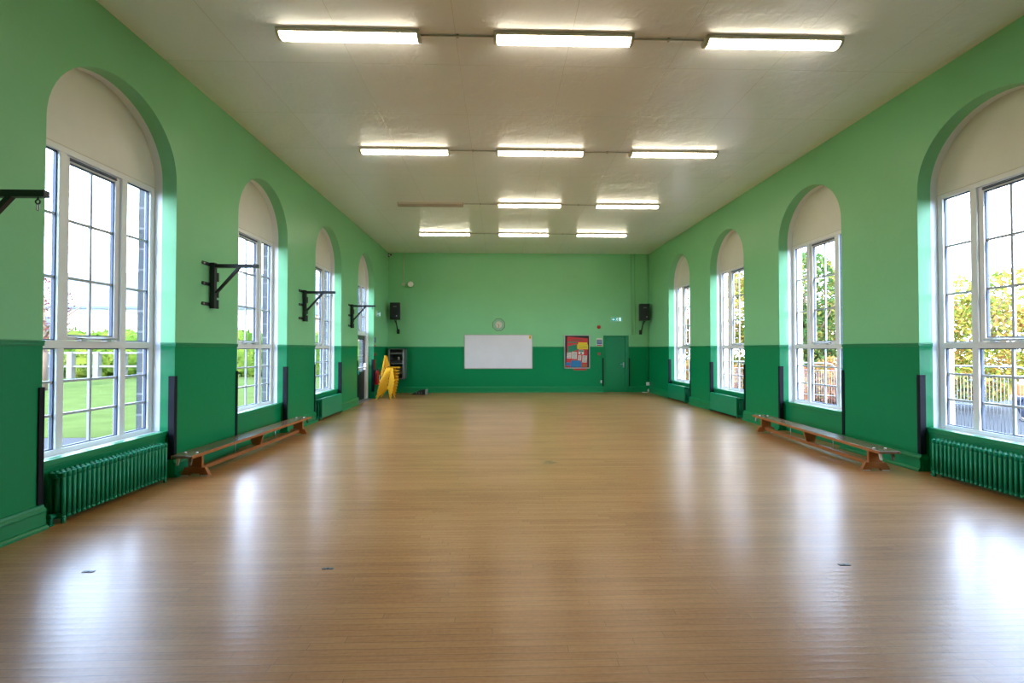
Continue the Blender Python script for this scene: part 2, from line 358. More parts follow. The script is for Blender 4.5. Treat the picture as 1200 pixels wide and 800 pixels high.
def side_wall(name, s, W, ys, stone, door_i=None):
    mb = MB(); bm = mb.bm
    X = lambda d: s*(W+d)
    segs = []; NA = 28
    prof = lambda yc: ([(yc-A, 0.0), (yc-A, SPRING)] + [(yc-A*math.cos(PI*k/NA), SPRING+A*math.sin(PI*k/NA)) for k in range(1, NA)] + [(yc+A, SPRING), (yc+A, 0.0)])
    for d, mi in ((0, 0), (DEPTH, 2)):
        y = FRONT
        for yc in ys:
            mb.quad((X(d), y, 0), (X(d), yc-A, 0), (X(d), yc-A, CEIL), (X(d), y, CEIL), mi=mi)
            p = prof(yc)
            for a, b in zip(p[1:-2], p[2:-1]):
                mb.quad((X(d), a[0], a[1]), (X(d), b[0], b[1]), (X(d), b[0], CEIL), (X(d), a[0], CEIL), mi=mi)
            y = yc+A
        mb.quad((X(d), y, 0), (X(d), BACK+.1, 0), (X(d), BACK+.1, CEIL), (X(d), y, CEIL), mi=mi)
    for yc in ys:
        p = prof(yc)
        for a, b in zip(p[:-1], p[1:]):
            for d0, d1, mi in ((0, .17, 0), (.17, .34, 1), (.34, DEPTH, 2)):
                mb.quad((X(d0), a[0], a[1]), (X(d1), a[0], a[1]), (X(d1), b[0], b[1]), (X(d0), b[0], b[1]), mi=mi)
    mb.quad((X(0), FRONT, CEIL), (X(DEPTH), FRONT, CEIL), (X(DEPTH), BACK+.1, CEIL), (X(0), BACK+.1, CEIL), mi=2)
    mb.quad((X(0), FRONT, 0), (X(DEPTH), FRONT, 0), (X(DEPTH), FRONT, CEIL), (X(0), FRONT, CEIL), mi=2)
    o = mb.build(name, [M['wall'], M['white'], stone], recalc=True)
    return struct(o)
side_wall('wall_left', -1, WL, YL, M['stoneL'])
side_wall('wall_right', 1, WR, YR, M['stoneR'])
DX0, DX1, DZ = 3.69, 4.56, 2.005
bw = MB()
bw.box(-WL-.4, DX0, BACK, BACK+.25, 0, CEIL); bw.box(DX1, WR+.4, BACK, BACK+.25, 0, CEIL); bw.box(DX0, DX1, BACK, BACK+.25, DZ, CEIL)
bw.box(DX0-.01, DX1+.01, BACK+.13, BACK+.25, -.02, DZ+.02)  # unseen backing added behind the door leaf to block light leaking round it
struct(bw.build('wall_back', M['wall']))
struct(MB().box(-WL-.4, WR+.4, FRONT-.2, FRONT, 0, CEIL).build('wall_front', M['wall']))

# skirting boards and dado rails
SK = [(0, 0), (.055, 0), (.055, .018), (.045, .035), (.03, .04), (.03, .145), (.036, .155), (.034, .17), (.018, .185), (.012, .205), (0, .21)]
RL = [(0, 0), (.006, 0), (.010, .012), (.010, .03), (.016, .036), (.014, .046), (.006, .05), (0, .05)]
def piers(ys):
    e = [FRONT]
    for y in ys: e += [y-A, y+A]
    e.append(BACK)
    return [(e[i], e[i+1]) for i in range(0, len(e), 2)]
for s, W, ys, nm in ((-1, WL, YL, 'left'), (1, WR, YR, 'right')):
    mb = MB(); mr = MB()
    for y0, y1 in piers(ys):
        y1e = y1+.02 if y1 < BACK else y1
        mb.prism(SK, lambda a, b, t: (s*(W-a), t, b), y0-.02 if y0 > FRONT else y0, y1e)
        mr.prism(RL, lambda a, b, t: (s*(W-a), t, DADO-.05+b), y0-.006 if y0 > FRONT else y0, y1+.006 if y1 < BACK else y1)
        if y0 > FRONT: mr.prism(RL, lambda a, b, t: (s*t, y0-a*.5, DADO-.05+b), W, W+.17)
        if y1 < BACK: mr.prism(RL, lambda a, b, t: (s*t, y1+a*.5, DADO-.05+b), W, W+.17)
        for yy, sg in ((y0, -1), (y1, 1)):       # return of the skirting into the window recess
            if FRONT < yy < BACK: mb.prism([(0, 0), (.022, 0), (.022, .15), (.008, .2), (0, .2)], lambda a, b, t: (s*t, yy+sg*a, b), W, W+.09)
    struct(mb.build('baseboard_'+nm, M['low'])); struct(mr.build('trim_1' if s < 0 else 'trim_2', M['low']))
mb = MB(); mr = MB()
for x0, x1 in ((-WL, DX0-.02), (DX1+.05, WR)):
    mb.prism(SK, lambda a, b, t: (t, BACK-a*.8, b), x0, x1); mr.prism(RL, lambda a, b, t: (t, BACK-a*.6, DADO-.05+b), x0, x1)
struct(mb.build('baseboard_back', M['low'])); struct(mr.build('trim_3', M['low']))

# ------------------------------------------------------------------ windows
wn = [0]
def make_window(s, W, yc, kind='full'):
    wn[0] += 1
    X = lambda d: s*(W+d)
    root = bpy.data.objects.new('window_%d' % wn[0], None); C.objects.link(root)
    root.location = (X(FR), yc, SILL if kind == 'full' else 2.02); root['kind'] = 'structure'
    B = lambda mb, d0, d1, y0, y1, z0, z1, mi=0: mb.box(X(d0), X(d1), yc+y0, yc+y1, z0, z1, mi)
    T0, T1 = 1.55, 1.625
    TOP = 3.49
    zb = .525 if kind == 'full' else 2.02
    ow, mull = .065, .036           # outer frame width, half mullion
    f = MB()
    B(f, FR, .33, -A, -A+ow, zb, TOP); B(f, FR, .33, A-ow, A, zb, TOP)
    B(f, FR, .33, -A+ow, A-ow, TOP-.06, TOP); B(f, FR, .33, -A+ow, A-ow, zb, zb+.07)
    if kind == 'full': B(f, FR, .33, -A+ow, A-ow, T0, T1)
    segs = [(zb+.07, T0), (T1, TOP-.06)] if kind == 'full' else [(zb+.07, TOP-.06)]
    for z0, z1 in segs:
        for c in (-.36, .36): B(f, FR, .33, c-mull, c+mull, z0, z1)
    f.build('frame', M['white'], root, bevel=.005)
    g = MB(); k = MB(); bars = MB()
    def light(y0, y1, z0, z1, d, rows, cols):
        B(g, d+.018, d+.022, y0, y1, z0, z1)
        e = .011
        B(k, d, d+.03, y0, y0+e, z0, z1); B(k, d, d+.03, y1-e, y1, z0, z1); B(k, d, d+.03, y0, y1, z0, z0+e); B(k, d, d+.03, y0, y1, z1-e, z1)
        for r in range(1, rows):
            z = z0+(z1-z0)*r/rows; B(bars, d+.006, d+.034, y0, y1, z-.012, z+.012)
        for c in range(1, cols):
            y = y0+(y1-y0)*c/cols; B(bars, d+.008, d+.032, y-.012, y+.012, z0, z1)
    for i, (z0, z1) in enumerate(segs):
        for y0, y1 in ((-A+ow, -.36-mull), (.36+mull, A-ow)): light(y0, y1, z0, z1, .285, 3, 1)
        if i == 1 or kind != 'full':     # opening sash in the centre
            sm = MB(); a, b_ = -.36+mull+.004, .36-mull-.004; q0, q1 = z0+.004, z1-.004; w = .055
            B(sm, .285, .345, a, a+w, q0, q1); B(sm, .285, .345, b_-w, b_, q0, q1); B(sm, .285, .345, a+w, b_-w, q0, q0+w*.8); B(sm, .285, .345, a+w, b_-w, q1-w, q1)
            sash = sm.build('sash', M['white'], root, bevel=.004)
            vent = MB(); B(vent, .274, .284, -.27, .27, q1-.040, q1-.026); B(vent, .278, .284, -.27, .27, q1-.02, q1-.012)
            vent.build('trickle_vent', M['gasket'], sash)
            hb = MB(); hb.tube([(X(.235), yc-.22, q0+.02), (X(.235), yc+.24, q0+.02)], .008)
            B(hb, .23, .286, -.17, -.12, q0-.012, q0+.02); B(hb, .23, .286, .12, .17, q0-.012, q0+.02)
            hb.tube([(X(.24), yc-.14, q0+.0), (X(.245), yc-.02, q0+.022)], .007)
            hb.build('window_stay', M['steel'], sash)
            light(a+w, b_-w, q0+w*.8, q1-w, .30, 3, 2)
        else:
            light(-.36+mull, .36-mull, z0, z1, .285, 3, 2)
    k.build('gasket', M['gasket'], root); bars.build('glazing_bars', M['bar'], root); g.build('glass', M['glass'], root)
    # blind panel filling the arch head
    pl = MB(); NA = 28
    poly = [(-A, TOP), (-A, SPRING)]+[(-A*math.cos(PI*i/NA), SPRING+A*math.sin(PI*i/NA)) for i in range(1, NA)]+[(A, SPRING), (A, TOP)]
    pl.prism(poly, lambda a, b, t: (X(t), yc+a, b), FR+.004, .335)
    pl.build('arch_panel', M['plaster'], root)
    bd = MB()
    B(bd, FR-.004, FR+.006, -A, A, TOP-.002, TOP+.006)
    bd.build('panel_bead', M['cream'], root)
    if kind == 'full':
        sl = MB(); B(sl, .165, FR+.02, -A, A, SILL-.03, SILL)
        sl.build('sill', M['white'], root, bevel=.006)
        ap = MB(); B(ap, .10, .33, -A, A, 0, SILL-.03); B(ap, .075, .17, -A, A, SILL-.045, SILL+.008); B(ap, .088, .10, -A, A, SILL-.075, SILL-.045)
        ap.build('apron', M['low'], root, bevel=.008)
    return root
for y in YL[:3]: make_window(-1, WL, y)
for y in YR: make_window(1, WR, y)
make_window(-1, WL, YL[3], 'over_door')

# fire exit door under the last window on the left
X = lambda d: -(WL+d)
yc = YL[3]
d1 = bpy.data.objects.new('door_1', None); C.objects.link(d1); d1.location = (X(FR), yc, 0); d1['kind'] = 'structure'
mb = MB()
for a, b in ((-A, -A+.10), (A-.10, A)): mb.box(X(.2), X(.34), yc+a, yc+b, 0, 2.02)
mb.box(X(.2), X(.34), yc-A+.1, yc+A-.1, 1.95, 2.02)
mb.build('frame', M['white'], d1, bevel=.006)
lf = MB(); a, b = yc-A+.105, yc+A-.105
lf.box(X(.25), X(.30), a, a+.13, .01, 1.945); lf.box(X(.25), X(.30), b-.13, b, .01, 1.945); lf.box(X(.25), X(.30), a+.13, b-.13, .01, .86); lf.box(X(.25), X(.30), a+.13, b-.13, 1.82, 1.945)
lf.box(X(.24), X(.25), a+.2, b-.2, .14, .72)
leaf = lf.build('door_leaf', M['door'], d1, bevel=.004)
MB().box(X(.27), X(.275), a+.13, b-.13, .86, 1.82).build('glass', M['glass'], leaf)
MB().box(X(.262), X(.285), a+.13, b-.13, 1.33, 1.35).build('glazing_bar', M['white'], leaf)
pb = MB(); pb.tube([(X(.19), a+.03, .98), (X(.19), b-.03, .98)], .022, 10)
pb.box(X(.18), X(.25), a+.02, a+.10, .93, 1.03); pb.box(X(.17), X(.25), b-.12, b-.02, .90, 1.10)
pb.build('push_bar', M['whitep'], leaf, bevel=.006)
MB().box(X(.243), X(.25), yc-.14, yc+.14, .78, .88).build('push_bar_notice', M['gsign'], leaf)
MB().box(X(0), X(.34), yc-A, yc+A, 0, .012).build('threshold', M['alu'], d1)

# back door
d2 = bpy.data.objects.new('door_2', None); C.objects.link(d2); d2.location = ((DX0+DX1)/2, BACK, 0); d2['kind'] = 'structure'
fr = MB(); fr.box(DX0-.015, DX0+.03, BACK-.02, BACK+.12, 0, DZ); fr.box(DX1-.10, DX1+.02, BACK-.02, BACK+.12, 0, DZ); fr.box(DX0-.015, DX1+.02, BACK-.021, BACK+.12, DZ-.035, DZ+.01)
fr.build('frame', M['low'], d2, bevel=.005)
lf = MB(); lf.box(DX0+.033, DX1-.103, BACK+.015, BACK+.06, .008, DZ-.038)
leaf = lf.build('door_leaf', M['low'], d2, bevel=.003)
hd = MB(); hx = DX1-.16; hd.box(hx-.02, hx+.02, BACK+.005, BACK+.015, .88, 1.06); hd.tube([(hx, BACK+.01, 1.0), (hx, BACK-.045, 1.0), (hx-.05, BACK-.05, 1.0), (hx-.13, BACK-.048, .995)], .010)
hd.build('door_handle', M['steel'], leaf)

# ------------------------------------------------------------------ corner guards
def guard_mesh(sy):        # sy: +1 guards the edge at the far side of an opening (pier lies at +y)
    mb = MB(); L_, t = .05, .014
    mb.prism([(0, 0), (.034, 0), (.034, t), (0, t)], lambda a, b, z: (b, sy*a, z), 0, 1.0)                 # on the wall face (local x = out of wall)
    mb.prism([(-L_-.015, -t), (t, -t), (t, 0), (-L_-.015, 0)], lambda a, b, z: (a, sy*b, z), 0, 1.0)    # in the reveal
    return mb
gp = {}
ordn = ['nearest', 'second', 'third', 'farthest']
def place_guard(s, W, yc, sy, lab):
    key = (s, sy)
    if key not in gp:
        mb = guard_mesh(sy)
        if s > 0: bmesh.ops.scale(mb.bm, vec=(-1, 1, 1), verts=mb.bm.verts)
        o = mb.build('corner_guard', M['foam'], bevel=.004); gp[key] = o
    else:
        o = gp[key].copy(); C.objects.link(o)
    o.location = (s*W, yc+sy*A, .215)
    tag(o, lab, 'corner guard', 'black corner guards on the window piers')
for s, W, ys, nm in ((-1, WL, YL, 'left'), (1, WR, YR, 'right')):
    for i, y in enumerate(ys):
        what = 'window' if not (s < 0 and i == 3) else 'glazed door'
        od = {('left', 3): ''}.get((nm, i), ordn[i]+' ')
        if not (s > 0 and i == 0):
            place_guard(s, W, y, -1, 'black corner guard at near edge of the %s%s in the %s wall' % (od, what, nm))
        place_guard(s, W, y, 1, 'black corner guard at far edge of the %s%s in the %s wall' % (od, what, nm))
for x, lab in ((DX0-.035, 'left'), (DX1+.035, 'right')):
    o = MB().box(-.02, .02, -.025, 0, 0, 1.0).build('door_edge_guard', M['foam'], bevel=.005)
    o.location = (x, BACK-.021, .215)
    tag(o, 'black vertical foam strip on back wall at %s of the green door' % lab, 'corner guard', 'black strips beside the back door')

# ------------------------------------------------------------------ radiators
def section_mesh(h, dep):
    mb = MB(); n = 3; p = .047
    r = .0165
    for k in range(n):
        d = -dep/2+r+(dep-2*r)*k/(n-1)
        mb.tube([(d, 0, .055), (d, 0, h-.04)], r, 8)
        mb.tube([(d, 0, h-.05), (d, 0, h-.02), (d, 0, h-.006), (d, 0, h)], r, 8, radii=[r, r*1.1, r*.95, r*.35])
        mb.tube([(d, 0, .04), (d, 0, .05), (d, 0, .07)], r, 8, radii=[r*.5, r*1.12, r])
    mb.box(-dep/2+.01, dep/2-.01, -.017, .017, h-.045, h-.012); mb.box(-dep/2+.01, dep/2-.01, -.017, .017, .048, .085)
    return mb
def radiator(s, W, y0, y1, front, label, panel=False, feet_far=True):
    """columns between y0 and y1; front = distance of the front face proud of the wall plane"""
    h, dep = .455, .145
    xc = s*(W-front+dep/2)
    root = thing('radiator', (xc, (y0+y1)/2, 0), label, 'radiator', 'green radiators under the windows')
    root['local'] = 1
    n = round((y1-y0)/.049)+1; pit = (y1-y0)/(n-1)
    first = None
    for i in range(n):
        if first is None: o = section_mesh(h, dep).build('section', M['rad'], root); first = o
        else: o = first.copy(); C.objects.link(o); o.parent = root
        o.location = (0, (i-(n-1)/2)*pit, 0)
    hl = (y1-y0)/2
    for e in (-1, 1):
        for dx in (-dep/2+.018, dep/2-.018):
            f = MB(); f.tube([(dx, e*(hl-.004), .06), (dx, e*(hl-.004), 0)], .017, 8); f.build('foot', M['rad'], root)
    v = MB(); yv = -hl if s < 0 else hl
    e = -1 if s < 0 else 1
    v.tube([(0, yv+e*.01, .075), (0, yv+e*.045, .075), (0, yv+e*.065, .06), (0, yv+e*.065, 0)], .017, 10)
    v.tube([(0, yv+e*.05, .075), (0, yv+e*.075, .075)], .023, 10); v.disc((0, yv+e*.065, .004), .03, (0, 0, 1), .008, 14)
    v.build('valve_pipe', M['rad'], root)
    v = MB(); v.tube([(0, yv+e*.01, h-.04), (0, yv+e*.03, h-.04)], .02, 10); v.build('end_plug', M['rad'], root)
    if panel:
        p = MB(); d0 = -s*(dep/2)
        p.prism([(0, .05), (.016, .05), (.016, h-.01), (.010, h+.012), (-.03, h+.016), (-.03, h+.004), (0, h)], lambda a, b, t: (d0-s*a, t, b), -hl-.02, hl-.04)
        p.build('front_panel', M['rad'], root, bevel=.003)
    return root
radiator(-1, WL, 4.16, 5.39, .075, 'green column radiator under the nearest window of the left wall')
radiator(-1, WL, YL[2]-.62, YL[2]+.62, .085, 'green flat-fronted radiator under the third window of the left wall', True)
radiator(1, WR, 4.17, 5.40, .075, 'green column radiator under the nearest window of the right wall')
radiator(1, WR, YR[2]-.62, YR[2]+.66, .085, 'green flat-fronted radiator under the third window of the right wall', True)
radiator(1, WR, YR[3]-.62, YR[3]+.66, .085, 'green flat-fronted radiator under the farthest window of the right wall', True)

# ------------------------------------------------------------------ benches (local: y along, near end at 0)
def make_bench(label):
    root = thing('gym_bench', (0, 0, 0), label, 'bench', 'low wooden benches along the side walls'); root['local'] = 1
    Ls = 3.1; hs = .295
    MB().box(-.12, .12, 0, Ls, hs-.034, hs).build('seat', [M['wood2']], root, bevel=.006)
    ed = MB(); ed.box(-.126, -.1205, .0, Ls, hs-.036, hs-.002); ed.box(.1205, .126, .0, Ls, hs-.036, hs-.002)
    ed.build('seat_edging', M['wood'], root)
    for y in (.24, Ls-.24):
        lg = MB(); t = .018
        lg.box(-.085, .085, y-t, y+t, .10, hs-.035)
        foot = [(-.17, 0), (-.07, 0), (-.055, .03), (.055, .03), (.07, 0), (.17, 0), (.165, .03), (.135, .085), (.125, .105), (-.125, .105), (-.135, .085), (-.165, .03)]
        lg.prism(foot, lambda a, b, q: (a, q, b), y-.024, y+.024)
        leg = lg.build('leg', M['wood'], root, bevel=.003)
        pads = MB(); pads.box(-.168, -.075, y-.026, y+.026, -.0, .012); pads.box(.075, .168, y-.026, y+.026, -.0, .012)
        pads.build('rubber_pad', M['cream'], leg)
    md = MB(); md.prism([(-.105, hs-.035), (.105, hs-.035), (.085, .18), (.06, .10), (-.06, .10), (-.085, .18)], lambda a, b, q: (a, q, b), Ls/2-.016, Ls/2+.016)
    md.build('centre_support', M['wood'], root, bevel=.003)
    MB().box(-.032, .032, .245, Ls-.245, .048, .098).build('balance_rail', M['wood'], root, bevel=.004)
    for y in (Ls*.33, Ls*.67):
        r = MB(); r.tube([(0, y, .09), (0, y, hs-.03)], .006, 8); r.build('tie_rod', M['steel'], root)
    for y in (.16, Ls-.16):
        for x in (-.07, .07):
            k = MB(); k.lathe([(.014, 0), (.013, .008), (.006, .012)], (x, y, hs), 12); k.build('stud', M['whitep'], root)
    for y, sg in ((.05, -1), (Ls-.05, 1)):
        for x in (-.075, .075):
            k = MB(); k.prism([(0, 0), (.035, 0), (.035, -.05), (.045, -.085), (.025, -.08), (.012, -.04)], lambda a, b, q: (q, y+sg*(a-.02), hs-.034+b), x-.012, x+.012)
            k.build('hook', M['cream'] if x < 0 else M['brown'], root)
    return root
b1 = make_bench('low brown wooden gym bench standing along the left wall')
def put_bench(o, xn, yn, xf, yf):
    a = math.atan2(xn-xf, yf-yn); o.location = (xn, yn, 0); o.rotation_euler = (0, 0, a)
put_bench(b1, -3.715, 5.43, -3.615, 8.52)
b2 = copy_tree(b1); b2['label'] = 'low brown wooden gym bench standing along the right wall'
put_bench(b2, 4.755, 5.45, 4.925, 8.53)

# ------------------------------------------------------------------ wall brackets (local x out of wall)
def make_bracket():
    root = thing('wall_bracket', (0, 0, 0), '', 'wall bracket', 'black steel brackets on the left wall'); root['local'] = 1
    MB().box(.012, .072, -.028, .032, -.33, .29).build('post', M['black'], root, bevel=.003)
    for z in (.265, -.005, -.275):
        l = MB(); l.prism([(-.175, -.022), (.03, -.022), (.03, .022), (-.175, .022), (-.185, 0)], lambda a, b, q: (q, a, z+b), .001, .011)
        lug = l.build('fixing_lug', M['black'], root)
        bt = MB(); bt.disc((.014, -.145, z), .010, (1, 0, 0), .008, 10); bt.build('bolt', M['alu'], lug)
    for z in (.10, -.12, -.27):
        MB().box(.06, .078, .032, .07, z-.06, z+.06).build('clamp_plate', M['black'], root, bevel=.002)
    MB().box(.072, .64, -.022, .026, .222, .272).build('arm', M['black'], root, bevel=.003)
    br = MB(); br.hexa([(.06, -.016, -.12), (.06, .018, -.12), (.10, .018, -.12), (.10, -.016, -.12), (.36, -.016, .224), (.36, .018, .224), (.41, .018, .224), (.41, -.016, .224)])
    br.build('brace', M['black'], root, bevel=.002)
    hk = MB(); hk.tube([(.58, 0, .222), (.58, 0, .205)], .006, 6)
    hk.tube([(.58+.016*math.cos(2*PI*k/14), 0, .19+.016*math.sin(2*PI*k/14)) for k in range(14)], .005, 6, closed=True)
    eye = hk.build('eye_bolt', M['black'], root)
    cb = MB(); cb.tube([(.58+.010*math.cos(2*PI*k/14), .0, .152+.026*math.sin(2*PI*k/14)) for k in range(14)], .0045, 6, closed=True)
    cb.build('carabiner', M['steel'], eye)
    return root
br0 = make_bracket()
bl = ['black steel wall bracket nearest the camera, its arm cut by the picture edge', 'black steel wall bracket between first and second left windows, above the bench',
      'black steel wall bracket between the second and third left windows', 'black steel wall bracket between the third left window and the glazed door']
for i, y in enumerate((3.37, 6.26, 9.15, 12.05)):
    o = br0 if i == 0 else copy_tree(br0)
    o.location = (-WL, y, 2.42); o['label'] = bl[i]

# ------------------------------------------------------------------ ceiling lights (local: below ceiling, x along)
def make_light(lit, label):
    root = thing('ceiling_light', (0, 0, 0), label, 'ceiling light', 'fluorescent strip lights'); root['local'] = 1
    hl = .74
    MB().box(-hl, hl, -.078, .078, -.038, 0).build('body', M['cream'], root, bevel=.004)
    prof = [(.068*math.cos(PI*k/10), -.038-.046*math.sin(PI*k/10)) for k in range(11)]
    MB().prism(prof, lambda a, b, t: (t, a, b), -hl+.022, hl-.022).build('diffuser', M['tube'] if lit else M['off'], root)
    for e in (-1, 1):
        p2 = [(.077*math.cos(PI*k/10), -.020-.063*math.sin(PI*k/10)) for k in range(11)]+[(-.077, 0), (.077, 0)]
        MB().prism(p2, lambda a, b, t: (t, a, b), e*hl-.02, e*hl+.012).build('end_cap', M['cream'] if lit else M['off'], root)
    for x in (-.46, .46):
        for sg in (-1, 1):
            MB().box(x-.006, x+.006, sg*.071, sg*.0775, -.04, -.008).build('clip', M['zinc'], root)
    return root
rows = [4.87, 7.72, 10.58, 13.30]
cols = [-1.61, .69, 2.99]
rn = ['first (nearest)', 'second', 'third', 'last (farthest)']; cn = ['left', 'middle', 'right']
lit0 = make_light(True, ''); off0 = make_light(False, '')
used = False
for r, y in enumerate(rows):
    for c, x in enumerate(cols):
        if r == 2 and c == 0:
            o = off0; lab = 'unlit brown-looking strip light, left one of the third row on the ceiling'
        else:
            o = lit0 if not used else copy_tree(lit0); used = True
            lab = 'lit fluorescent strip light, %s one of the %s row on the ceiling' % (cn[c], rn[r])
        o.location = (x, y, CEIL); o['label'] = lab
    for c in range(2):
        x0, x1 = cols[c]+.755, cols[c+1]-.755
        t = MB(); t.tube([(x0, y, CEIL-.012), (x1, y, CEIL-.012)], .008, 8)
        o = t.build('conduit', M['zinc']); m_ = (x0+x1)/2
        tag(o, 'thin grey conduit joining %s and middle lights of the %s ceiling row' % (('left', 'right')[c], rn[r]), 'conduit', 'conduits between the ceiling lights')
        sd = MB(); sd.box(m_-.012, m_+.012, y-.018, y+.018, CEIL-.026, CEIL); o2 = sd.build('saddle_clip', M['zinc']); o2.parent = o

# ------------------------------------------------------------------ back wall items
U = BACK/533.0
px = lambda x: (x-586)*U/(1-.0263*(x-586)/533)
pz = lambda y: H+(408.5-y)*U*1.003
# whiteboard
wbt = thing('whiteboard', ((px(544)+px(624))/2, BACK, pz(432)), 'large white dry-wipe board hung in the middle of the back wall', 'whiteboard')
x0, x1, z0, z1 = px(544), px(624), pz(431.8), pz(392)
MB().box(x0+.02, x1-.02, BACK-.018, BACK, z0+.02, z1-.02).build('board_surface', M['board'], wbt)
f = MB(); f.box(x0, x1, BACK-.026, BACK, z0, z0+.022); f.box(x0, x1, BACK-.026, BACK, z1-.022, z1); f.box(x0, x0+.022, BACK-.026, BACK, z0, z1); f.box(x1-.022, x1, BACK-.026, BACK, z0, z1)
f.build('board_frame', M['alu'], wbt, bevel=.003)
yn = thing('sticky_note', (px(621), BACK-.02, pz(395)), 'small yellow note stuck in the top right corner of the whiteboard', 'note')
MB().box(px(619.8), px(622.2), BACK-.021, BACK-.0185, pz(397), pz(393)).build('paper', M['yelpaper'], yn)
MB().box(px(620.3), px(621.7), BACK-.022, BACK-.0212, pz(395.6), pz(394.6)).build('print', M['ink'], yn)
# clock
ck = thing('wall_clock', (px(584.5), BACK, pz(380.5)), 'octagonal mirrored wall clock with a small cream dial above the whiteboard', 'clock'); ck['local'] = 1
R = .225
octp = lambda r: [(r*math.cos(PI/8+k*PI/4), r*math.sin(PI/8+k*PI/4)) for k in range(8)]
MB().prism(octp(R), lambda a, b, t: (a, t, b), -.02, 0).build('mirror_plate', M['mirror'], ck)
rim = MB(); o8 = octp(R*1.0); rim.tube([(a, -.02, b) for a, b in o8], .008, 6, closed=True); rim.build('rim', M['brown'], ck)
dl = MB(); dl.disc((0, -.027, 0), .118, (0, 1, 0), .014, 32); dial = dl.build('dial', M['cream'], ck)
hm = MB()
for k in range(12):
    a = 2*PI*k/12; hm.hexa([(.095*math.sin(a)+dx, -.036, .095*math.cos(a)+dz) for dx, dz in ((-.006, -.006), (.006, -.006), (.006, .006), (-.006, .006))]+[(.095*math.sin(a)+dx, -.034, .095*math.cos(a)+dz) for dx, dz in ((-.006, -.006), (.006, -.006), (.006, .006), (-.006, .006))])
hm.build('hour_marks', M['ink'], dial)
for ang, ln in ((-65, .065), (178, .09)):
    a = math.radians(ang); h = MB(); h.tube([(0, -.038, 0), (ln*math.sin(a), -.038, ln*math.cos(a))], .006, 6); h.build('hand', M['ink'], dial)
# notice board
nb = thing('notice_board', ((px(661)+px(691))/2, BACK, pz(431.5)), 'framed notice board of red paper and coloured cards left of the green door', 'notice board')
x0, x1, z0, z1 = px(661), px(691), pz(431.5), pz(392.3)
MB().box(x0+.02, x1-.02, BACK-.02, BACK, z0+.02, z1-.02).build('backboard', M['dark'], nb)
f = MB(); w = .03
f.box(x0, x1, BACK-.045, BACK, z0, z0+w); f.box(x0, x1, BACK-.045, BACK, z1-w, z1); f.box(x0, x0+w, BACK-.045, BACK, z0, z1); f.box(x1-w, x1, BACK-.045, BACK, z0, z1)
f.build('frame', M['alu'], nb, bevel=.004)
def nbx(u): return px(655+u*45/655)
def nbz(v): return pz(385+v*55/800)
def sheet(poly, d, m, name, parent=nb):
    o = MB().prism([(nbx(u), nbz(v)) for u, v in poly], lambda a, b, t: (a, t, b), BACK-.0205-d, BACK-.0195-d+.0004).build(name, m, parent)
    return o
sheet([(140, 135), (490, 165), (478, 655), (115, 650), (135, 400)], .0015, M['redpaper'], 'red_backing')
t = sheet([(225, 180), (402, 187), (402, 205), (225, 200)], .003, M['brown'], 'heading_lettering')
sheet([(148, 218), (302, 224), (303, 247), (148, 240)], .003, M['grnpaper'], 'green_strip')
sheet([(150, 300), (292, 262), (318, 360), (150, 415)], .003, M['grnpaper'], 'green_card')
sheet([(325, 232), (482, 238), (482, 262), (325, 258)], .003, M['yelpaper'], 'yellow_strip')
yc_ = sheet([(312, 260), (492, 270), (492, 352), (310, 342)], .003, M['yelpaper'], 'yellow_card')
for v in (285, 305, 325): sheet([(325, v), (480, v+6), (480, v+11), (325, v+5)], .0045, M['brown'], 'text_line', nb)
sheet([(335, 355), (422, 362), (420, 440), (328, 435)], .003, M['paper'], 'picture_card'); sheet([(337, 362), (418, 368), (416, 395), (336, 390)], .0045, M['grnpaper'], 'picture_heading'); sheet([(362, 405), (392, 407), (388, 432), (360, 430)], .0045, M['leafG'], 'green_drawing')
for poly, nl in (([(140, 400), (210, 405), (205, 508), (132, 503)], 4), ([(222, 392), (305, 396), (300, 518), (215, 512)], 6), ([(325, 452), (380, 456), (374, 540), (318, 535)], 5), ([(400, 455), (476, 460), (468, 578), (392, 572)], 6)):
    sheet(poly, .003, M['paper'], 'white_notice')
    for q in range(nl):
        f0 = (q+.7)/(nl+.6); a = [p for p in poly]
        lx = a[0][0]+(a[3][0]-a[0][0])*f0; rx = a[1][0]+(a[2][0]-a[1][0])*f0; vv = a[0][1]+(a[3][1]-a[0][1])*f0
        sheet([(lx+9, vv), (rx-9, vv+3), (rx-9, vv+8), (lx+9, vv+5)], .0045, M['ink'], 'text_line')
sheet([(205, 538), (362, 545), (382, 575), (380, 655), (192, 650)], .003, M['bluepaper'], 'blue_card')
sheet([(120, 572), (188, 574), (188, 630), (115, 628)], .003, M['bluepaper'], 'small_blue_card')
sheet([(400, 600), (478, 604), (476, 652), (398, 648)], .003, M['wood'], 'small_brown_card')
MB().box(px(672), px(687), BACK-.008, BACK-.003, pz(433.6), pz(431.4)).build('overhanging_paper', M['redpaper'], nb)
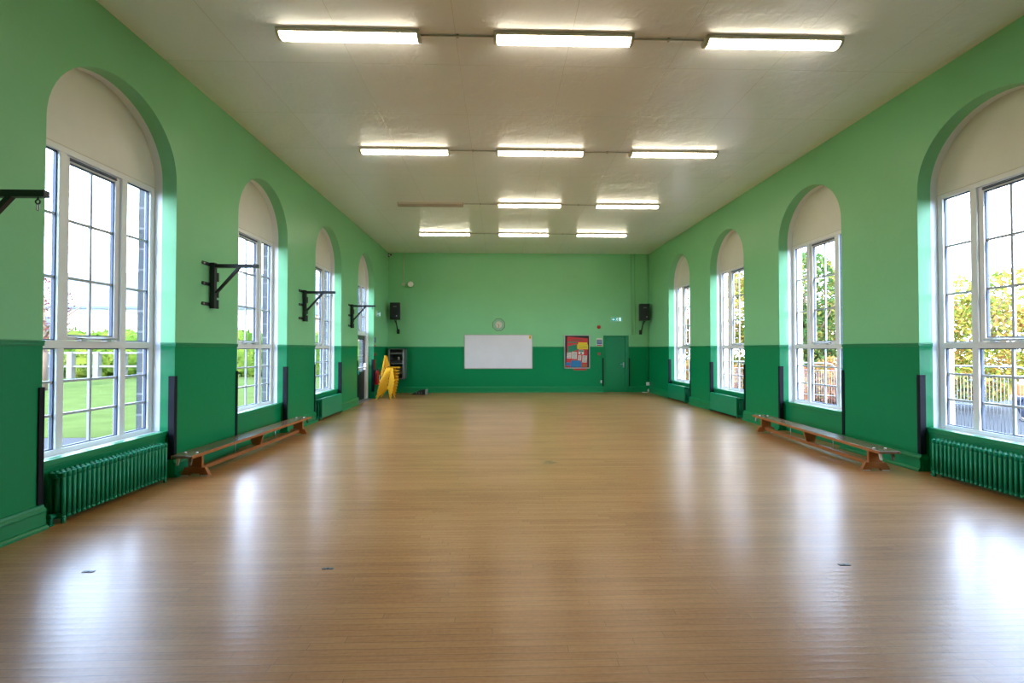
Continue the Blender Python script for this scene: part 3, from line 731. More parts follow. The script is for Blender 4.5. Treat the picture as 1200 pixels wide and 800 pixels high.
# exit sign (green running man)
def exit_sign(name, loc, label, rz):
    r = thing(name, loc, label, 'exit sign', None, rz); r['local'] = 1
    MB().box(-.2, .2, -.035, 0, 0, .155).build('sign_box', M['whitep'], r, bevel=.004)
    fc = MB().box(-.192, .192, -.038, -.0352, .008, .147).build('green_face', M['gsign'], r)
    ar = MB(); ar.prism([(-.17, .077), (-.12, .12), (-.12, .092), (-.075, .092), (-.075, .062), (-.12, .062), (-.12, .034)], lambda a, b, t: (a, t, b), -.0395, -.0382); ar.build('arrow', M['wsign'], fc)
    dr = MB().box(.07, .15, -.0395, -.0382, .022, .135); dr.build('doorway_symbol', M['wsign'], fc)
    mn = MB()
    mn.disc((.012, -.0389, .122), .012, (0, 1, 0), .0012, 12)
    for q in ([(-.012, .105), (.02, .108), (.012, .068), (-.008, .065)], [(-.008, .068), (.006, .07), (-.02, .045), (-.045, .042), (-.045, .032), (-.015, .034)], [(0, .068), (.012, .07), (.035, .05), (.03, .02), (.02, .02), (.022, .046)], [(-.012, .105), (-.035, .085), (-.03, .078), (-.008, .095)], [(.018, .106), (.04, .082), (.052, .088), (.05, .096), (.04, .094), (.025, .11)]):
        mn.prism(q, lambda a, b, t: (a, t, b), -.0395, -.0382)
    mn.build('running_figure', M['wsign'], fc)
    return r
exit_sign('exit_sign', (px(722.5), BACK, pz(376.6)), 'green running-man exit sign above the green door in the back wall', 0)
exit_sign('exit_sign', (-WL, 14.72, 2.58), 'green running-man exit sign high on the left wall beyond the glazed door', PI/2)
# fire bell, fire notice, call point, small switch
fb = thing('fire_alarm_sounder', (px(701.7), BACK, pz(383)), 'round red fire alarm sounder on back wall left of the exit sign', 'alarm'); fb['local'] = 1
b_ = MB(); b_.tube([(0, 0, 0), (0, -.02, 0), (0, -.05, 0), (0, -.06, 0)], .05, 20, radii=[.055, .055, .048, .02]); b_.build('housing', M['red'], fb)
b_ = MB(); b_.disc((0, -.003, 0), .065, (0, 1, 0), .006, 20); b_.build('mounting_plate', M['red'], fb)
fn = thing('fire_notice', (px(702.3), BACK, pz(405)), 'white and blue fire action notice left of the green back door', 'sign')
MB().box(px(699), px(705.6), BACK-.006, BACK, pz(405.4), pz(396)).build('plate', M['paper'], fn)
MB().box(px(699.5), px(705.1), BACK-.008, BACK-.0062, pz(403.2), pz(398.2)).build('blue_panel', M['bsign'], fn)
MB().box(px(699.4), px(705.2), BACK-.008, BACK-.0062, pz(405.2), pz(404)).build('red_strip', M['redpaper'], fn)
for v in (399.2, 400.5, 401.8): MB().box(px(700.2), px(704.4), BACK-.0095, BACK-.0082, pz(v+.25), pz(v-.1)).build('text_line', M['paper'], fn)
cp = thing('call_point', (px(702), BACK, pz(414.5)), 'small red and grey break-glass call point below the fire notice', 'call point'); cp['local'] = 1
MB().box(-.045, .045, -.03, 0, -.045, .045).build('box', M['red'], cp, bevel=.005)
MB().box(-.028, .028, -.033, -.0302, -.028, .028).build('glass_plate', M['grey'], cp)
sw = thing('wall_socket', (px(704.6), BACK, pz(447)), 'small white socket on back wall low beside the left black strip', 'socket'); sw['local'] = 1
MB().box(-.03, .012, -.02, 0, -.045, .045).build('plate', M['whitep'], sw, bevel=.003)
MB().box(-.018, .0, -.024, -.0202, -.02, .01).build('switch', M['grey'], sw)
# conduits and corner cable
t = MB(); t.tube([(px(739.5), BACK-.016, CEIL), (px(739.5), BACK-.016, pz(391)), (px(741), BACK-.016, pz(393)), (px(743.5), BACK-.016, pz(391)), (px(744), BACK-.016, CEIL)], .014, 8)
tag(t.build('conduit', M['up']), 'pale green looped pipe from the ceiling to beside the right loudspeaker', 'conduit')
cc = thing('corner_pipe', (WR-.05, BACK-.05, 0), 'green pipe down the right back corner ending at a white box', 'pipe')
t = MB(); t.tube([(WR-.06, BACK-.035, CEIL), (WR-.06, BACK-.035, DADO)], .012, 8); t.build('upper_pipe', M['up'], cc)
t = MB(); t.tube([(WR-.06, BACK-.035, DADO), (WR-.06, BACK-.035, .36)], .012, 8); t.build('lower_pipe', M['low'], cc)
MB().box(WR-.11, WR-.01, BACK-.07, BACK, .24, .36).build('junction_box', M['whitep'], cc, bevel=.006)
pl = MB(); pl.tube([(WR-.08, BACK-.14, .02), (WR-.07, BACK-.12, .06), (WR-.06, BACK-.10, .12)], .03, 8, radii=[.05, .04, .02]); pl.tube([(WR-.09, BACK-.15, .012), (WR-.18, BACK-.17, .01), (WR-.3, BACK-.15, .01)], .012, 6)
tag(pl.build('white_plug', M['whitep']), 'white plug and lead lying on the floor in the right back corner', 'plug')
t = thing('wall_conduit', (px(473), BACK, pz(333)), 'white conduit dropping from the ceiling to a small box near the left loudspeaker', 'conduit')
q = MB(); q.tube([(px(473), BACK-.014, CEIL), (px(473), BACK-.014, pz(333))], .012, 8); q.build('conduit_pipe', M['cream'], t)
MB().box(px(471.2), px(474.2), BACK-.045, BACK, pz(335.4), pz(332)).build('junction_box', M['cream'], t, bevel=.004)
el = thing('floodlight', (px(480.7), BACK, pz(333.5)), 'small round white floodlight on the back wall beside the conduit box', 'light'); el['local'] = 1
q = MB(); q.disc((0, -.012, 0), .06, (0, 1, 0), .024, 20); q.build('mounting_plate', M['grey'], el)
q = MB(); q.tube([(0, -.02, 0), (.02, -.07, .0), (.03, -.13, -.01), (.035, -.15, -.012)], .08, 16, radii=[.05, .09, .1, .088]); q.build('lamp_head', M['whitep'], el)
sc = thing('security_camera', (-WL+.05, BACK-.06, pz(300)), 'small black and white camera in the top left back corner', 'camera'); sc['local'] = 1
q = MB(); q.box(-.045, .0, -.03, .06, -.06, .06); q.build('wall_mount', M['dark'], sc, bevel=.004)
q = MB(); q.tube([(0, 0, 0), (.02, -.03, -.005), (.06, -.09, -.01)], .045, 14); q.build('body', M['whitep'], sc)
q = MB(); q.tube([(.058, -.088, -.01), (.075, -.115, -.013)], .035, 14); q.build('lens', M['dark'], sc)

# loudspeakers
def make_speaker(label):
    r = thing('loudspeaker', (0, 0, 0), label, 'loudspeaker', 'black wall-hung loudspeakers'); r['local'] = 1
    cab = MB(); w, h, d = .175, .58, .30
    cab.prism([(-w, -d/2), (w, -d/2), (w*.72, d/2), (-w*.72, d/2)], lambda a, b, t: (a, b, t), 0, h)
    cabo = cab.build('cabinet', M['dark'], r, bevel=.012)
    MB().box(-w+.015, w-.015, -d/2-.012, -d/2, .02, h-.02).build('grille', M['black'], cabo, bevel=.006)
    k = MB(); k.prism([(-.06, h-.16), (.06, h-.16), (.06, h-.12), (-.06, h-.12)], lambda a, b, t: (a, t, b), -d/2-.017, -d/2-.0125); k.build('horn_slot', M['grey'], cabo)
    k = MB(); k.disc((.06, -d/2-.015, .12), .02, (0, 1, 0), .006, 14); k.build('badge', M['alu'], cabo)
    b = MB(); b.tube([(0, .0, 0), (0, .02, -.05), (.02, .2, -.36), (.02, .29, -.40)], .022, 8)
    b.tube([(-.06, .03, -.01), (-.02, .08, -.12)], .012, 6); b.disc((.02, .29, -.40), .055, (0, 1, 0), .02, 16); b.box(-.03, .07, .285, .298, -.48, -.32)
    b.build('wall_arm', M['black'], r)
    return r
s1 = make_speaker('black loudspeaker on a bracket in the left back corner'); s1.location = (-3.60, BACK-.30, 2.55); s1.rotation_euler = (0, 0, math.radians(0))
s2 = copy_tree(s1); s2['label'] = 'black loudspeaker on a bracket in the right back corner'; s2.location = (5.03, BACK-.30, 2.53); s2.rotation_euler = (0, 0, 0)
for ch in s2.children:
    if ch.name.startswith('wall_arm'): ch.scale = (-1, 1, 1)

# AV rack on the back wall, open fronted
rk = thing('equipment_rack', (-3.5, BACK, .5), 'grey open-fronted equipment rack on the back wall behind the yellow chairs', 'rack')
x0, x1, z0, z1, yf = -3.82, -3.27, .50, 1.55, BACK-.48
c = MB(); c.box(x0, x0+.03, yf, BACK, z0, z1); c.box(x1-.03, x1, yf, BACK, z0, z1); c.box(x0, x1, yf, BACK, z1-.03, z1); c.box(x0, x1, yf, BACK, z0, z0+.03); c.box(x0, x1, BACK-.015, BACK, z0, z1)
c.build('cabinet', M['grey'], rk, bevel=.003)
rl = MB(); rl.box(x0+.03, x0+.055, yf+.01, yf+.03, z0+.03, z1-.03); rl.box(x1-.055, x1-.03, yf+.01, yf+.03, z0+.03, z1-.03); rl.build('rack_rails', M['alu'], rk)
for z, h in ((1.36, .05), (1.02, .035), (.7, .04)): MB().box(x0+.05, x1-.05, yf+.015, BACK-.02, z, z+h).build('shelf', M['grey'], rk, bevel=.003)
for z, h, dx in ((1.06, .10, 0), (.75, .14, .0), (1.42, .05, 0)):
    o = MB().box(x0+.07, x1-.07, yf+.06, yf+.40, z, z+h).build('audio_unit', M['dark'], None, bevel=.004)
    tag(o, {1.06: 'black audio unit on the middle shelf of the grey rack', .75: 'black audio unit on the lowest shelf of the grey rack', 1.42: 'slim black audio unit at top of the grey rack'}[z], 'audio unit', 'units in the rack')
mu = MB(); mu.lathe([(.03, 0), (.035, .03), (.035, .09), (.02, .11)], (-3.5, yf+.2, 1.1601), 14)
tag(mu.build('white_cup', M['whitep']), 'small white cup standing on the black unit inside the grey rack', 'cup')

# fire extinguisher and signs on left wall beyond the door
ye = 14.37
fe = thing('fire_extinguisher', (-WL+.087, ye, .42), 'red fire extinguisher hung low on left wall beside the yellow chairs', 'fire extinguisher'); fe['local'] = 1
q = MB(); q.lathe([(.068, 0), (.075, .01), (.075, .36), (.068, .40), (.045, .43), (.028, .445), (.025, .46)]); q.build('cylinder', M['red'], fe)
q = MB(); q.tube([(.071, 0, .12), (.071, 0, .30)], .03, 4); q = MB(); q.prism([(-.045, .10), (.045, .10), (.045, .30), (-.045, .30)], lambda a, b, t: (t, a, b), .066, .0775); q.build('label_panel', M['paper'], fe)
q = MB(); q.box(-.02, .02, -.02, .02, .46, .49); q.box(-.01, .1, -.012, .012, .49, .505); q.box(-.01, .09, -.012, .012, .46, .472); q.build('valve_handle', M['dark'], fe, bevel=.002)
q = MB(); q.tube([(0, -.02, .475), (.0, -.09, .46), (.0, -.1, .36), (0, -.095, .12)], .012, 8); q.build('hose', M['dark'], fe)
q = MB(); q.box(-.087, -.07, -.04, .04, .3, .36); q.box(-.087, -.077, -.03, .03, .1, .45); q.build('wall_hook', M['dark'], fe)
def wall_plate(name, y, z, w, h, m, label, cat, face=None):
    r = thing(name, (-WL, y, z), label, cat); r['local'] = 1
    MB().box(.0005, .008, -w/2, w/2, -h/2, h/2).build('plate', M['paper'], r)
    MB().box(.0085, .010, -w/2+.01, w/2-.01, -h/2+.01, h/2-.01).build('print', m, r)
wall_plate('blue_notice', 14.38, 1.82, .15, .2, M['bsign'], 'blue sign on the left wall just past the glazed door', 'sign')
wall_plate('red_notice', 14.38, 1.64, .12, .06, M['redpaper'], 'small red sign under the blue sign past the glazed door', 'sign')
wall_plate('extinguisher_notice', 14.37, 1.06, .11, .3, M['redpaper'], 'narrow red sign above the fire extinguisher on the left wall', 'sign')
cp2 = copy_tree(cp); cp2['label'] = 'small red break-glass call point on left wall past the glazed door'; cp2.location = (-WL, 14.39, 1.37); cp2.rotation_euler = (0, 0, PI/2)

# equipment on the floor by back wall
eb = thing('media_player', (-2.72, 15.54, 0), 'black wedge-shaped player with a silver end on the floor below the whiteboard', 'media player'); eb['local'] = 1
q = MB(); q.prism([(-.24, 0), (.20, 0), (.20, .15), (.03, .15), (-.24, .03)], lambda a, b, t: (a, t, b), -.16, .16); bo = q.build('case', M['dark'], eb, bevel=.006)
q = MB(); q.prism([(0, .0), (.05, 0), (.06, .17), (0, .17)], lambda a, b, t: (.20+a, t, b), -.15, .15); q.build('silver_end', M['alu'], eb, bevel=.006)
for dx in (-.08, 0, .08):
    q = MB(); q.disc((dx, -.163, .06), .015, (0, 1, 0), .008, 10); q.build('knob', M['steel'], eb)
q = MB(); q.tube([(-2.97, 15.54, .008), (-3.05, 15.46, .007), (-3.15, 15.6, .007), (-3.3, 15.7, .007), (-3.45, 15.68, .007)], .007, 6)
tag(q.build('power_cable', M['dark']), 'black cable on the floor between the wedge-shaped player and the chairs', 'cable')

# ------------------------------------------------------------------ chairs: seven moulded plastic chairs in one stack (local x forward)
def shell(fn, nu, nv, th, name, parent):
    mb = MB(); g = [[Vector(fn(i/nu, j/nv)) for j in range(nv+1)] for i in range(nu+1)]
    V = [[mb.bm.verts.new(p) for p in r] for r in g]
    for i in range(nu):
        for j in range(nv):
            f = mb.bm.faces.new([V[i][j], V[i+1][j], V[i+1][j+1], V[i][j+1]]); f.smooth = True
    o = mb.build(name, M['yellow'], parent, recalc=True)
    s = o.modifiers.new('thick', 'SOLIDIFY'); s.thickness = th; s.offset = 0
    b = o.modifiers.new('edge', 'BEVEL'); b.width = .003; b.segments = 2; b.limit_method = 'ANGLE'
    return o
def make_chair():
    r = thing('stacking_chair', (0, 0, 0), '', 'chair', 'yellow plastic chairs in one stack'); r['local'] = 1
    def seat(u, v):
        x = -.11+.38*u; y = (v-.5)*.40*(1-.06*abs(2*u-1)**2)
        z = .43-.018*(1-(2*v-1)**2)*math.sin(PI*min(1, u*1.1)) - .03*max(0, (u-.85)/.15)**2 + .035*max(0, (.12-u)/.12)**2
        return (x, y, z)
    shell(seat, 16, 14, .012, 'seat', r)
    def back(u, v):
        w = .38*(1-.16*u-.22*max(0, (u-.75)/.25)**3); y = (v-.5)*w
        z = .465+.335*u - .03*max(0, (u-.8)/.2)*(2*v-1)**2
        x = -.105-.075*u-.02*math.sin(PI*u)+.045*(2*v-1)**2
        return (x, y, z)
    shell(back, 12, 14, .010, 'backrest', r)
    # moulded side legs: broad tapering blades forming an inverted V
    for s in (-1, 1):
        pass
        for nm, top0, top1, f0, f1 in (('rear', -.02, .15, -.29, -.235), ('front', .03, .19, .185, .24)):
            l = MB(); t = .009*s; yy = lambda z: s*(.186+.09*(1-z/.425))
            zt = .418
            if nm == 'rear': pts = [(-.29, 0), (-.245, 0), (.052, .385), (.10, zt), (-.08, zt), (-.105, .36), (-.205, .13)]
            else: pts = [(.155, 0), (.20, 0), (.17, .13), (.125, .36), (.13, zt), (.02, zt), (.056, .383)]
            lo = [l.bm.verts.new((x, yy(z), z)) for x, z in pts]; hi = [l.bm.verts.new((x, yy(z)-t, z)) for x, z in pts]
            l.bm.faces.new(lo); l.bm.faces.new(hi[::-1])
            for i in range(len(pts)): l.bm.faces.new([lo[i], hi[i], hi[(i+1) % len(pts)], lo[(i+1) % len(pts)]])
            l.build('leg', M['yellow'], r, bevel=.006)
    return r
ch = make_chair()
wh = ['lowest of the stack, feet on the floor', 'second up in the stack', 'third up in the stack', 'fourth up, middle of the stack', 'fifth up in the stack', 'sixth up, just under the top of the stack', 'topmost of the stack']
for i in range(7):
    o = ch if i == 0 else copy_tree(ch)
    o.location = (-3.50+.017*i, 14.22, .091*i); o.rotation_euler = (0, 0, 0)
    o['label'] = 'yellow plastic chair, '+wh[i]

# floor plates
for x, y, lab in ((-200*3.222/533, 3.255, 'small grey metal floor plate left of centre in the foreground'), (-478*3.18/533, 3.255, 'small grey metal floor plate by the nearest left window reflection'), (400*3.28/533, 3.215, 'small grey metal floor plate in the right foreground')):
    r = thing('floor_plate', (x, y, 0), lab, 'floor plate', 'metal plates let into the floor'); r['local'] = 1
    MB().box(-.038, .038, -.012, .012, -.002, .003).build('plate', M['grey'], r)
    q = MB(); q.disc((0, 0, .003), .007, (0, 0, 1), .003, 12); q.build('socket_hole', M['dark'], r)

# ------------------------------------------------------------------ outside
GL, GR = -.30, -1.2
struct(MB().box(-90, -WL-DEPTH, 9.75, 90, GL-.2, GL).build('lawn', M['lawn']))
struct(MB().box(-90, -WL-DEPTH, -30, 9.75, GL-.2, GL-.01).build('path', M['pathm']))
struct(MB().box(WR+DEPTH, 26, -30, 90, GR-.2, GR).build('asphalt_yard', M['asphalt']) if False else MB().box(WR+DEPTH, 60, -30, 90, GR-.2, GR).build('yard_pavement', M['asphalt']))
# left: post and rail fence
fx = [-29.5+1.58*k for k in range(6)]
ft = thing('garden_fence', (-25.5, 28.65, GL), 'pale post and rail fence in front of hedge beyond the lawn', 'fence')
for x in fx: MB().box(x-.16, x+.16, 28.5, 28.8, GL, 1.36).build('post', M['concrete'], ft, bevel=.02)
for z in (1.22, .40): MB().box(fx[0], fx[-1], 28.6, 28.7, z, z+.12).build('rail', M['concrete'], ft, bevel=.01)

def leaves(name, blobs, n, size, m, parent=None, seed=1, core=0):
    rnd = random.Random(seed); vs = []; fs = []
    if core:                                   # dense twiggy heart of a clipped hedge
        for cx, cy, cz, rx, ry, rz in blobs:
            i0 = len(vs); NU, NV = 14, 9
            for a in range(NV+1):
                for b in range(NU):
                    th = PI*a/NV; ph = 2*PI*b/NU; k = core*rnd.uniform(.93, 1.05)
                    sx = lambda v: math.copysign(abs(v)**.6, v)
                    vs.append(Vector((cx+rx*k*sx(math.sin(th)*math.cos(ph)), cy+ry*k*sx(math.sin(th)*math.sin(ph)), cz+rz*k*sx(math.cos(th)))))
            for a in range(NV):
                for b in range(NU): fs.append((i0+a*NU+b, i0+a*NU+(b+1) % NU, i0+(a+1)*NU+(b+1) % NU, i0+(a+1)*NU+b))
    tot = sum(b[3]*b[4]*b[5] for b in blobs)
    for cx, cy, cz, rx, ry, rz in blobs:
        for _ in range(int(n*rx*ry*rz/tot)+1):
            while True:
                p = Vector((rnd.uniform(-1, 1), rnd.uniform(-1, 1), rnd.uniform(-1, 1)))
                if .25 < p.length < 1: break
            p = p.normalized()*(p.length**.4)
            c = Vector((cx+p.x*rx, cy+p.y*ry, cz+p.z*rz)); s = size*rnd.uniform(.6, 1.3)
            u = Vector((rnd.gauss(0, 1), rnd.gauss(0, 1), rnd.gauss(0, 1))).normalized(); w = u.orthogonal().normalized()
            w = (Matrix.Rotation(rnd.uniform(0, 6.28), 3, u) @ w); t = u.cross(w)
            i = len(vs); vs += [c-w*s, c+t*s*.45+u*s*.12, c+w*s, c-t*s*.45+u*s*.12]; fs.append((i, i+1, i+2, i+3))
    off = wloc(parent) if parent else Vector((0, 0, 0))
    me = bpy.data.meshes.new(name); me.from_pydata([tuple(v-off) for v in vs], [], fs); me.materials.append(m)
    o = bpy.data.objects.new(name, me); C.objects.link(o)
    if parent: o.parent = parent
    return o
hd = thing('hedge', (-22, 30.65, GL), 'long clipped green hedge beyond the lawn outside the left windows', 'hedge')
leaves('foliage', [(x, 30.65, 1.2+.12*math.sin(x*1.7), 1.1, .9, 1.65) for x in [-38+1.1*k for k in range(25)]], 22000, .13, M['hedge'], hd, 3, .88)
q = MB()
for k in range(14): q.tube([(-37+2*k, 30.65, GL), (-37+2*k+.1, 30.65, 1.9)], .05, 6)
q.build('stems', M['bark'], hd)
hd2 = thing('hedge', (-13, 36, GL), 'green hedge farther off, seen through the third left window', 'hedge')
leaves('foliage', [(x, 36, .8, 1.2, .9, 1.5) for x in [-17.4+1.2*k for k in range(8)]], 7000, .14, M['hedge'], hd2, 5, .88)
q = MB()
for k in range(5): q.tube([(-17+2*k, 36, GL), (-17+2*k, 36, 1.5)], .05, 6)
q.build('stems', M['bark'], hd2)
def tree(name, x, y, g, blobs, n, size, m, label, hgt, seed):
    r = thing(name, (x, y, g), label, 'tree', None)
    q = MB(); q.tube([(x, y, g), (x+.05, y, g+hgt*.35), (x-.05, y+.05, g+hgt*.6), (x, y, g+hgt*.85)], .1, 8, radii=[.17, .12, .09, .03])
    rnd = random.Random(seed)
    for k in range(7):
        a = rnd.uniform(0, 6.28); z = g+hgt*rnd.uniform(.3, .6); l = hgt*.3
        q.tube([(x, y, z), (x+l*.5*math.cos(a), y+l*.5*math.sin(a), z+l*.4), (x+l*math.cos(a), y+l*math.sin(a), z+l*.9)], .04, 6, radii=[.06, .04, .015])
    q.build('trunk', M['bark'], r)
    leaves('crown', [(x+b[0], y+b[1], g+b[2], b[3], b[4], b[5]) for b in blobs], n, size, m, r, seed)
    return r
tree('purple_tree', -20.3, 20.75, GL, [(0, 0, 3.6, .9, .9, 1.7), (-.5, 0, 2.4, 1.0, 1, .9), (.7, .2, 4.0, .5, .5, .4)], 1100, .075, M['leafR'], 'small tree with sparse purplish red leaves outside nearest left window', 5.0, 11)
tree('yellow_tree', 21.5, 19.95, GR, [(0, 0, 3.0, 2.2, 2, 2.2), (-1.5, 0, 4.6, 1.4, 1.4, 1.6), (1.5, 0, 4.8, 1.6, 1.4, 1.6), (0, 0, 1.6, 2.6, 2, 1.2)], 9000, .13, M['leafY'], 'yellow and orange autumn tree outside the nearest right window', 6.6, 12)
tree('green_tree', 15.9, 23.2, GR, [(0, 0, 5.6, 1.5, 1.5, 2.2), (-.6, 0, 3.6, 1.6, 1.5, 1.5), (.8, .2, 3.4, 1.5, 1.5, 1.4), (0, 0, 1.8, 1.2, 1.2, 1.2)], 10000, .13, M['leafG'], 'green tree turning yellow outside the second right window', 8.0, 13)
tree('orange_tree', 20.6, 28.6, GR, [(0, 0, 4.2, 1.6, 1.6, 1.7), (-1.2, 0, 2.6, 1.5, 1.5, 1.6), (.6, 0, 2.2, 1.8, 1.4, 1.5)], 7000, .13, M['leafO'], 'low orange autumn tree behind the green tree outside second right window', 6.2, 14)
tree('tall_tree', 14.4, 28.6, GR, [(0, 0, 8.0, 1.8, 1.8, 2.6), (0, 0, 5.0, 1.9, 1.9, 2.4), (.2, 0, 2.6, 1.8, 1.7, 1.7)], 9000, .15, M['leafY'], 'tall yellow-green tree outside the third right window', 10.5, 15)
tree('russet_tree', 15.0, 36.6, GR, [(0, 0, 6.0, 2.0, 2, 2.8), (0, 0, 3.0, 2.1, 2, 2.2)], 7000, .16, M['leafO'], 'russet orange tree outside the farthest right window', 8.5, 16)

ah = thing('autumn_hedge', (11.8, 20.6, GR), 'row of russet autumn shrubs behind the railings outside the right windows', 'shrubs')
leaves('foliage', [(16.2-.62*k, 15.6+.72*k, GR+1.05+.25*math.sin(k*2.1), .8, .75, 1.15) for k in range(2, 13)], 13000, .11, M['leafO'], ah, 21, .7)
q = MB()
for k in range(1, 8): q.tube([(15.7-.95*k, 16.2+1.1*k, GR), (15.75-.95*k, 16.2+1.1*k, GR+1.5)], .04, 6)
q.build('stems', M['bark'], ah)
# right: bow-topped railing panels
def railing(p0, p1, label, first=[None]):
    p0, p1 = Vector(p0), Vector(p1); L_ = (p1-p0).length
    r = thing('railing_panel', (p0.x, p0.y, GR), label, 'railing', 'grey bow-topped railing panels', math.atan2(p1.y-p0.y, p1.x-p0.x)); r['local'] = 1
    h = 2.2; rc = .32
    t = MB(); pts = [(0.03, 0, 0), (.03, 0, h-rc)]+[(.03+rc-rc*math.cos(a), 0, h-rc+rc*math.sin(a)) for a in (PI/8, PI/4, 3*PI/8, PI/2)]
    pts += [(L_-p[0], p[1], p[2]) for p in pts[::-1]]
    t.tube(pts, .032, 8); t.build('bow_frame', M['rail'], r)
    q = MB(); q.tube([(.03, 0, h-.27), (L_-.03, 0, h-.27)], .016, 6); q.tube([(.03, 0, .18), (L_-.03, 0, .18)], .016, 6); q.tube([(.03, 0, 1.0), (L_-.03, 0, 1.0)], .014, 6); q.build('cross_rail', M['rail'], r)
    n = 29; bar = None
    for k in range(1, n):
        x = .03+(L_-.06)*k/n
        if bar is None:
            b = MB(); b.tube([(0, 0, .18), (0, 0, h-.05)], .0075, 6); bar = b.build('bar', M['rail'], r); o = bar
        else: o = bar.copy(); C.objects.link(o); o.parent = r
        o.location = (x, 0, -.18 if False else 0)
        if x < rc or x > L_-rc: o.scale = (1, 1, .88)
    return r
pA, pB = Vector((17.2, 11.15, 0)), Vector((9.3, 20.05, 0))
NP = 5
names = ['nearest railing panel, cut by the right picture edge', 'wide railing panel filling the nearest right window', 'railing panel next along, between first and second right windows', 'railing panel outside the second right window', 'railing panel outside the third right window']
for k in range(NP):
    a = pA.lerp(pB, k/NP); b = pA.lerp(pB, (k+.985)/NP)
    railing(a, b, 'grey bow-topped '+names[k])

# person in an orange top beyond the railing
def person(x, y, g, rz):
    r = thing('person', (x, y, g), 'person in orange top and dark trousers walking outside nearest right window', 'person', None, rz); r['local'] = 1
    def skin(name, verts, edges, rad, m, parent, root=0):
        me = bpy.data.meshes.new(name); me.from_pydata(verts, edges, []); me.materials.append(m)
        o = bpy.data.objects.new(name, me); C.objects.link(o); o.parent = parent
        md = o.modifiers.new('skin', 'SKIN'); md.use_smooth_shade = True
        for i, v in enumerate(me.skin_vertices[0].data):
            v.radius = (rad[i], rad[i]) if not isinstance(rad[i], tuple) else rad[i]; v.use_root = (i == root)
        sb = o.modifiers.new('sub', 'SUBSURF'); sb.levels = 1; sb.render_levels = 2
        return o
    v = [(0, 0, .92), (0, 0, 1.10), (0, 0, 1.30), (0, .01, 1.43), (0, .02, 1.51), (0, .03, 1.60), (0, .03, 1.70),
         (-.09, 0, .86), (-.10, .10, .48), (-.10, .06, .09), (-.10, .20, .03), (.09, 0, .86), (.10, -.03, .48), (.10, -.22, .10), (.10, -.10, .03),
         (-.19, 0, 1.39), (-.23, -.04, 1.12), (-.22, .08, .90), (-.215, .12, .82), (.19, 0, 1.39), (.23, .06, 1.12), (.22, .20, .93), (.215, .25, .86)]
    e = [(0, 1), (1, 2), (2, 3), (3, 4), (4, 5), (5, 6), (0, 7), (7, 8), (8, 9), (9, 10), (0, 11), (11, 12), (12, 13), (13, 14), (3, 15), (15, 16), (16, 17), (17, 18), (3, 19), (19, 20), (20, 21), (21, 22)]
    rad = [(.15, .11), (.14, .10), (.17, .11), (.10, .09), .055, .095, .075, .09, .06, .045, .04, .09, .06, .045, .04, .06, .048, .038, .03, .06, .048, .038, .03]
    body = skin('body', v, e, rad, mat('skin_tone', (.55, .33, .25, 1), .5, var=.05), r)
    sk_t = skin('orange_top', [(0, 0, .90), (0, 0, 1.10), (0, 0, 1.30), (0, .01, 1.42), (-.19, 0, 1.39), (-.23, -.04, 1.12), (-.22, .07, .92), (.19, 0, 1.39), (.23, .06, 1.12), (.22, .19, .95)],
         [(0, 1), (1, 2), (2, 3), (3, 4), (4, 5), (5, 6), (3, 7), (7, 8), (8, 9)], [(.19, .14), (.17, .125), (.195, .135), (.12, .11), .08, .066, .056, .08, .066, .056], mat('orange_cloth', (.85, .12, .02, 1), .7, var=.1), r)
    skin('trousers', [(0, 0, .94), (-.09, 0, .86), (-.10, .10, .48), (-.10, .065, .12), (.09, 0, .86), (.10, -.03, .48), (.10, -.21, .13)], [(0, 1), (1, 2), (2, 3), (0, 4), (4, 5), (5, 6)], [(.165, .125), .11, .08, .068, .11, .08, .068], mat('dark_trousers', (.03, .035, .06, 1), .8, var=.1), r)
    skin('hair', [(0, .0, 1.66), (0, .0, 1.75)], [(0, 1)], [(.1, .1), (.07, .07)], mat('brown_hair', (.08, .05, .03, 1), .6, var=.1), r)
    f = MB()
    for sx in (-.035, .035): f.disc((sx, .125, 1.625), .011, (0, 1, 0), .012, 8)
    f.tube([(0, .12, 1.61), (0, .145, 1.58)], .012, 6); f.tube([(-.03, .118, 1.545), (.03, .118, 1.545)], .006, 6); f.build('face', mat('face_detail', (.25, .12, .1, 1), .5, var=.1), r)
    for s, wr in ((-1, (-.215, .12, .82)), (1, (.215, .25, .86))):
        for k in range(4):
            q = MB(); q.tube([(wr[0]+s*.0, wr[1]-.03+.018*k, wr[2]+.0), (wr[0], wr[1]-.028+.019*k, wr[2]-.06), (wr[0]-s*.012, wr[1]-.026+.019*k, wr[2]-.10+.006*abs(k-1.5))], .009, 6, radii=[.010, .009, .007]); q.build('finger', M['cream'], body)
        q = MB(); q.tube([(wr[0]-s*.01, wr[1]+.03, wr[2]+.01), (wr[0]-s*.02, wr[1]+.055, wr[2]-.03), (wr[0]-s*.02, wr[1]+.06, wr[2]-.055)], .01, 6, radii=[.012, .01, .008]); q.build('thumb', M['cream'], body)
    for p in ((-.10, .09), (.10, -.19)):
        q = MB(); q.tube([(p[0], p[1]-.09, .045), (p[0], p[1], .06), (p[0], p[1]+.12, .04), (p[0], p[1]+.17, .03)], .05, 8, radii=[.035, .052, .042, .028]); q.build('shoe', M['dark'], r)
    return r
person(611.5*17.3/533, 16.8, GR, math.radians(100))

